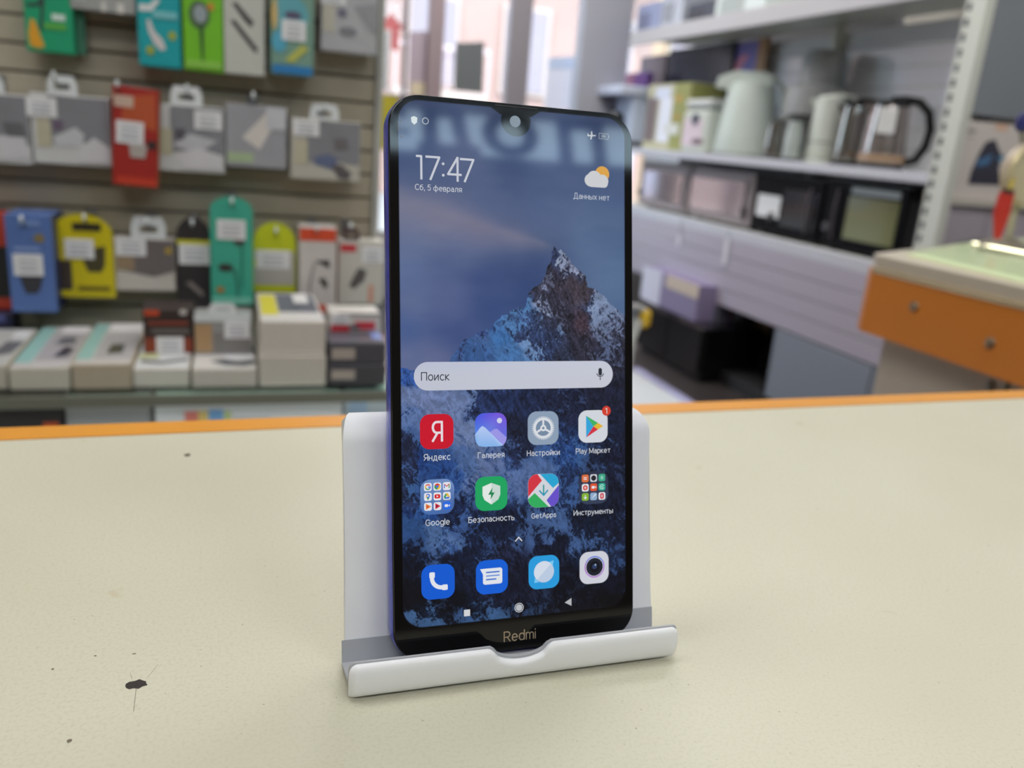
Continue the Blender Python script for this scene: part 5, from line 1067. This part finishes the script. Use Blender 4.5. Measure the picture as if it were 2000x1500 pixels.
for k in range(36):
    a = R(k*10); g.append(([(c3+3.0*math.cos(a-.05), ra+3.0*math.sin(a-.05)), (c3+3.5*math.cos(a-.035), ra+3.5*math.sin(a-.035)), (c3+3.5*math.cos(a+.035), ra+3.5*math.sin(a+.035)), (c3+3.0*math.cos(a+.05), ra+3.0*math.sin(a+.05))], H2, (214, 218, 224)))
g += ringp(c3, ra, 2.35, 3.05, H2, (214, 218, 224), 36)+[(ell(c3, ra, 2.36, 2.36, 32), H2-.001, (116, 136, 160))]+ringp(c3, ra, .4, .95, H4, (214, 218, 224), 18)
for a in (90, 210, 330): g += stroke([(c3+.8*math.cos(R(a)), ra+.8*math.sin(R(a))), (c3+2.4*math.cos(R(a)), ra+2.4*math.sin(R(a)))], .6, H3, (214, 218, 224))
ui('gear', g, i)
i = icon(c4, ra, (206, 210, 218), 9.6)
A_, B_, T_, M_, N_ = (c4-2.3, ra+3.3), (c4-2.3, ra-3.3), (c4+3.3, ra), (c4+.1, ra), (c4+1.7, ra)
ui('play_triangle', [([A_, B_, M_], H2, (50, 160, 214)), ([A_, M_, (c4+1.6, ra+1.0)], H3, (62, 174, 96)), ([B_, M_, (c4+1.6, ra-1.0)], H3, (206, 50, 66)), ([M_, (c4+1.6, ra+1.0), T_, (c4+1.6, ra-1.0)], H4, (222, 178, 50))], i)
bd = ui('notification_badge', [(ell(28.3, 67.4, 1.45, 1.5, 24), H3, (204, 60, 44))], i); ui_text('badge_digit', '1', 28.25, 67.4, .42, (226, 220, 220), H4, i, center=True)
for s_, cx, w_ in (('Яндекс', c1, 7.6), ('Галерея', c2, 7.9), ('Настройки', c3, 10.2), ('Play Маркет', c4, 11.2)): caption(s_, cx, 54.7, w_)
# row two
def mini(cx, cy, cells, i, bgc):
    for k, sh in enumerate(cells):
        x = cx-2.75+2.75*(k % 3); y = cy+2.8-2.8*(k//3)
        m_ = [(rrect(x, y, 2.25, 2.3, .55, 4), H2, sh[0])]+[(p if not callable(p) else p(x, y), H3+.003*q, c) for q, (p, c) in enumerate(sh[1:])]
        ui('mini_icon', m_, i)
LW = (222, 224, 232)
tri = lambda s: (lambda x, y: [(x-s*.7, y+s), (x-s*.7, y-s), (x+s, y)])
dot = lambda r, dx=0, dy=0: (lambda x, y: ell(x+dx, y+dy, r, r, 14))
bar = lambda w, h_, dx=0, dy=0: (lambda x, y: rrect(x+dx, y+dy, w, h_, min(w, h_)*.3, 3))
arc = lambda r0, r1, a0, a1: (lambda x, y: [(x+r1*math.cos(R(a0+(a1-a0)*q/8)), y+r1*math.sin(R(a0+(a1-a0)*q/8))) for q in range(9)]+[(x+r0*math.cos(R(a1-(a1-a0)*q/8)), y+r0*math.sin(R(a1-(a1-a0)*q/8))) for q in range(9)])
RD, GN, BL, YL = (206, 64, 54), (56, 148, 88), (60, 110, 214), (226, 178, 56)
i = ui('app_folder', [(rrect(c1, rb, 9.9, 10.0, 2.8, 8), H1, [(112, 140, 190)]*9+[(104, 136, 188)]*9+[(72, 110, 172)]*9+[(66, 100, 164)]*9)])
mini(c1, rb+.1, [[LW, (arc(.5, .85, 30, 140), RD), (arc(.5, .85, 140, 210), YL), (arc(.5, .85, 210, 310), GN), (arc(.5, .85, 310, 360), BL), (bar(.85, .32, .42, 0), BL)],
    [LW, (arc(.3, .9, 30, 150), RD), (arc(.3, .9, 150, 270), GN), (arc(.3, .9, 270, 390), YL), (dot(.38), BL)],
    [LW, (bar(.3, 1.2, -.7, 0), BL), (bar(.3, 1.2, .7, 0), GN), (lambda x, y: [(x-.85, y+.6), (x-.55, y+.62), (x, y+.1), (x+.55, y+.62), (x+.85, y+.6), (x, y-.25)], RD)],
    [LW, (lambda x, y: [(x-.55, y+.1), (x, y-1.0), (x+.55, y+.1)], GN), (dot(.6, 0, .3), BL), (arc(.2, .62, 90, 200), YL), (dot(.25, 0, .3), LW)],
    [LW, (bar(1.7, 1.2), (210, 34, 40)), (tri(.32), LW)],
    [LW, (lambda x, y: [(x-.35, y+.75), (x+.3, y+.75), (x+.9, y-.35), (x+.25, y-.35)], YL), (lambda x, y: [(x-.35, y+.75), (x-.95, y-.3), (x-.62, y-.85), (x-.02, y+.2)], GN), (lambda x, y: [(x-.62, y-.85), (x+.6, y-.85), (x+.9, y-.35), (x-.35, y-.35)], BL)],
    [LW, (tri(.9), (224, 130, 50)), (dot(.4, -.15), (206, 90, 50))], [LW, (tri(.9), (200, 40, 60)), (dot(.3, -.2), (120, 30, 60))],
    [(40, 104, 220), (bar(1.0, .8, -.15), LW), (lambda x, y: [(x+.4, y), (x+.85, y+.35), (x+.85, y-.35)], LW)]], i, LW)
i = icon(c2, rb, (28, 160, 94))
ui('shield', [([(c2, rb+3.1), (c2-2.7, rb+2.1), (c2-2.7, rb-.4), (c2-2.1, rb-1.8), (c2, rb-3.2)], H2, (222, 230, 226)), ([(c2, rb+3.1), (c2+2.7, rb+2.1), (c2+2.7, rb-.4), (c2+2.1, rb-1.8), (c2, rb-3.2)], H2+.002, (196, 212, 206)), ([(c2+.35, rb+1.8), (c2-1.0, rb-.3), (c2-.1, rb-.3), (c2-.35, rb-1.8), (c2+1.0, rb+.3), (c2+.1, rb+.3)], H3, (24, 128, 78))], i)
i = icon(c3, rb, (206, 208, 216))
def clipq(poly):                                   # keep quadrant colours inside the rounded square
    return [(max(c3-4.85, min(c3+4.85, x)), max(rb-4.95, min(rb+4.95, y))) for x, y in poly]
corner = lambda sx, sy: [(c3+sx*(4.85-2.7+2.7*math.cos(R(a))), rb+sy*(4.95-2.7+2.7*math.sin(R(a)))) for a in range(0, 91, 15)]
tl = corner(-1, 1); tr_ = corner(1, 1)[::-1]; br = corner(1, -1); bl_ = corner(-1, -1)[::-1]
ui('colour_quadrants', [(tl+[(c3-1.9, rb+4.95), (c3-.5, rb+3.0), (c3-4.85, rb-1.6)], H2, (206, 52, 66)), ([(c3-1.1, rb+4.95)]+tr_+[(c3+4.85, rb+2.0), (c3+3.0, rb+.6)], H2+.001, (40, 160, 206)),
    (br+[(c3+2.4, rb-4.95), (c3+.9, rb-3.0), (c3+4.85, rb+1.4)], H2+.002, (100, 80, 196)), ([(c3+1.6, rb-4.95)]+bl_+[(c3-4.85, rb-2.3), (c3-2.8, rb-.6)], H2+.003, (48, 168, 92))], i)
ui('down_arrow', stroke([(c3, rb+1.6), (c3, rb-1.3)], .45, H3, (50, 150, 150))+stroke([(c3-1.3, rb+.0), (c3, rb-1.4), (c3+1.3, rb+.0)], .45, H4, (40, 146, 180)), i)
i = ui('app_folder', [(rrect(c4+.1, rb, 9.7, 9.9, 2.8, 8), H1, [(42, 50, 72)]*18+[(52, 62, 86)]*18)])
mini(c4+.1, rb+.1, [[(214, 110, 60), (bar(1.1, .25, 0, .25), LW), (bar(1.1, .25, 0, -.25), LW)], [(206, 208, 214), (dot(.85), (34, 36, 44))], [(60, 160, 130), (dot(.7), (90, 180, 150)), (bar(.2, .9), (200, 224, 216))],
    [LW, (dot(.8), (206, 70, 60)), (dot(.35), (230, 200, 196))], [(214, 84, 50), (bar(1.0, .8, -.15), LW), (lambda x, y: [(x+.4, y), (x+.85, y+.35), (x+.85, y-.35)], LW)], [(40, 164, 140), (arc(.55, .8, 20, 340), (180, 224, 214)), (dot(.25), (180, 224, 214))],
    [(128, 176, 50), (bar(.25, 1.2), LW), (lambda x, y: [(x-.6, y-.1), (x, y-.8), (x+.6, y-.1)], LW)], [(140, 170, 200), (lambda x, y: [(x-.7, y-.7), (x+.5, y+.8), (x+.8, y+.5)], LW)], [LW, (bar(1.2, 1.7), (200, 52, 60)), (bar(.3, .9), LW)]], i, LW)
for s_, cx, w_ in (('Google', c1, 6.9), ('Безопасность', c2, 13.8), ('GetApps', c3, 7.7), ('Инструменты', c4, 12.8)): caption(s_, cx, 36.1, w_)
ui('swipe_arrow', stroke([(-1.1, 29.7), (-.1, 30.8), (.9, 29.7)], .34, H1, (206, 208, 214)))
# dock
i = icon(c1, rc, (16, 88, 204))
hs = [(c1+2.9*math.cos(R(a))+1.1, rc+2.9*math.sin(R(a))+1.2) for a in range(165, 286, 12)]
ui('handset', stroke(hs, 1.15, H2, (222, 226, 232))+[(rrect(c1-1.75, rc+2.0, 1.6, 1.7, .35, 4), H3, (222, 226, 232)), (rrect(c1+1.95, rc-1.75, 1.7, 1.6, .35, 4), H3, (222, 226, 232))], i)
i = icon(c2, rc, (18, 92, 208))
ui('speech_bubble', [(rrect(c2+.2, rc+.2, 5.9, 4.7, .7, 4), H2, (220, 224, 232)), ([(c2-3.6, rc+2.5), (c2-2.0, rc+2.55), (c2-2.6, rc+.6)], H2, (220, 224, 232))]+stroke([(c2-1.7, rc+1.4), (c2+2.2, rc+1.4)], .4, H3, (60, 110, 200))+stroke([(c2-1.7, rc+.35), (c2+2.2, rc+.35)], .4, H3, (110, 146, 216))+stroke([(c2-1.7, rc-.7), (c2+1.2, rc-.7)], .4, H3, (60, 110, 200)), i)
i = icon(c3, rc, (40, 152, 216))
ui('globe', [(ell(c3, rc+.1, 3.2, 3.2, 32), H2, (206, 216, 230)), (ell(c3, rc+.1, 3.2, 3.2, 20, -135, 45), H3, (184, 200, 222)), ([(c3+1.6, rc+2.9), (c3+3.1, rc+3.3), (c3+2.8, rc+1.7)], H2, (120, 196, 236)), ([(c3-2.9, rc-1.6), (c3-3.1, rc-3.0), (c3-1.6, rc-2.9)], H2, (120, 196, 236))], i)
i = icon(c4+.2, rc, (202, 204, 214), 9.6)
cxx = c4+.3
ui('camera_lens', [(ell(cxx, rc+.2, 3.3, 3.3, 32), H2, [(170, 110, 200) if math.sin(q/32*6.283) < .3 else (90, 120, 220) for q in range(32)]), (ell(cxx, rc+.2, 2.95, 2.95, 32), H2+.006, (200, 204, 216)), (ell(cxx, rc+.2, 2.75, 2.75, 32), H3, (30, 34, 46)), (ell(cxx, rc+.2, 1.7, 1.7, 24), H3+.006, (16, 18, 24)), (ell(cxx+.0, rc+.3, .8, .8, 18), H4, (46, 60, 96)), (ell(cxx+.3, rc+.8, .3, .3, 12), H4+.006, (150, 170, 200))], i)
# navigation keys
ui('navigation_square', [([(-16.95, 9.0), (-15.1, 9.0), (-15.1, 10.9), (-16.95, 10.9)], H1, (206, 208, 210))])
ui('navigation_circle', [(ell(-.1, 9.9, 1.0, 1.0, 24), H1, (180, 184, 190))]+ringp(-.1, 9.9, 1.2, 1.42, H1, (196, 198, 204), 28))
ui('navigation_triangle', [([(14.4, 10.0), (16.6, 11.2), (16.6, 8.8)], H1, (176, 178, 182))])
# print on the glass, camera, earpiece
ui_text('printed_name', 'Redmi', .1, .25, 9.7, (0, 0, 0), -.045, ph, wt=.15, mat=pm((206, 186, 158), .3, metal=.5))
MMB().lathe([(.001, .004), (1.45, .004), (1.65, 0), (1.66, -.05)], -.4, 152.3, 0, 32).build('front_camera', pm((166, 184, 206), .3), ph)
MMB().box(-6.5, 6.5, 156.35, 156.75, -.06, -.03).build('earpiece', pm((40, 38, 40), .5), ph)
# worn spot at the upper left corner of the glass
rr = random.Random(12); m = MMB()
for k in range(16):
    a = rr.uniform(100, 190); x = -34.6+rr.uniform(-.5, .9); y = 149+rr.uniform(-4.5, 3.0)
    m.prism([(x, y), (x+rr.uniform(.1, .35), y+rr.uniform(.2, .6)), (x+rr.uniform(.0, .2), y+rr.uniform(.5, 1.2))], .0, .02, 'z')
m.build('edge_scratch', pm((150, 156, 160), .5), ph)
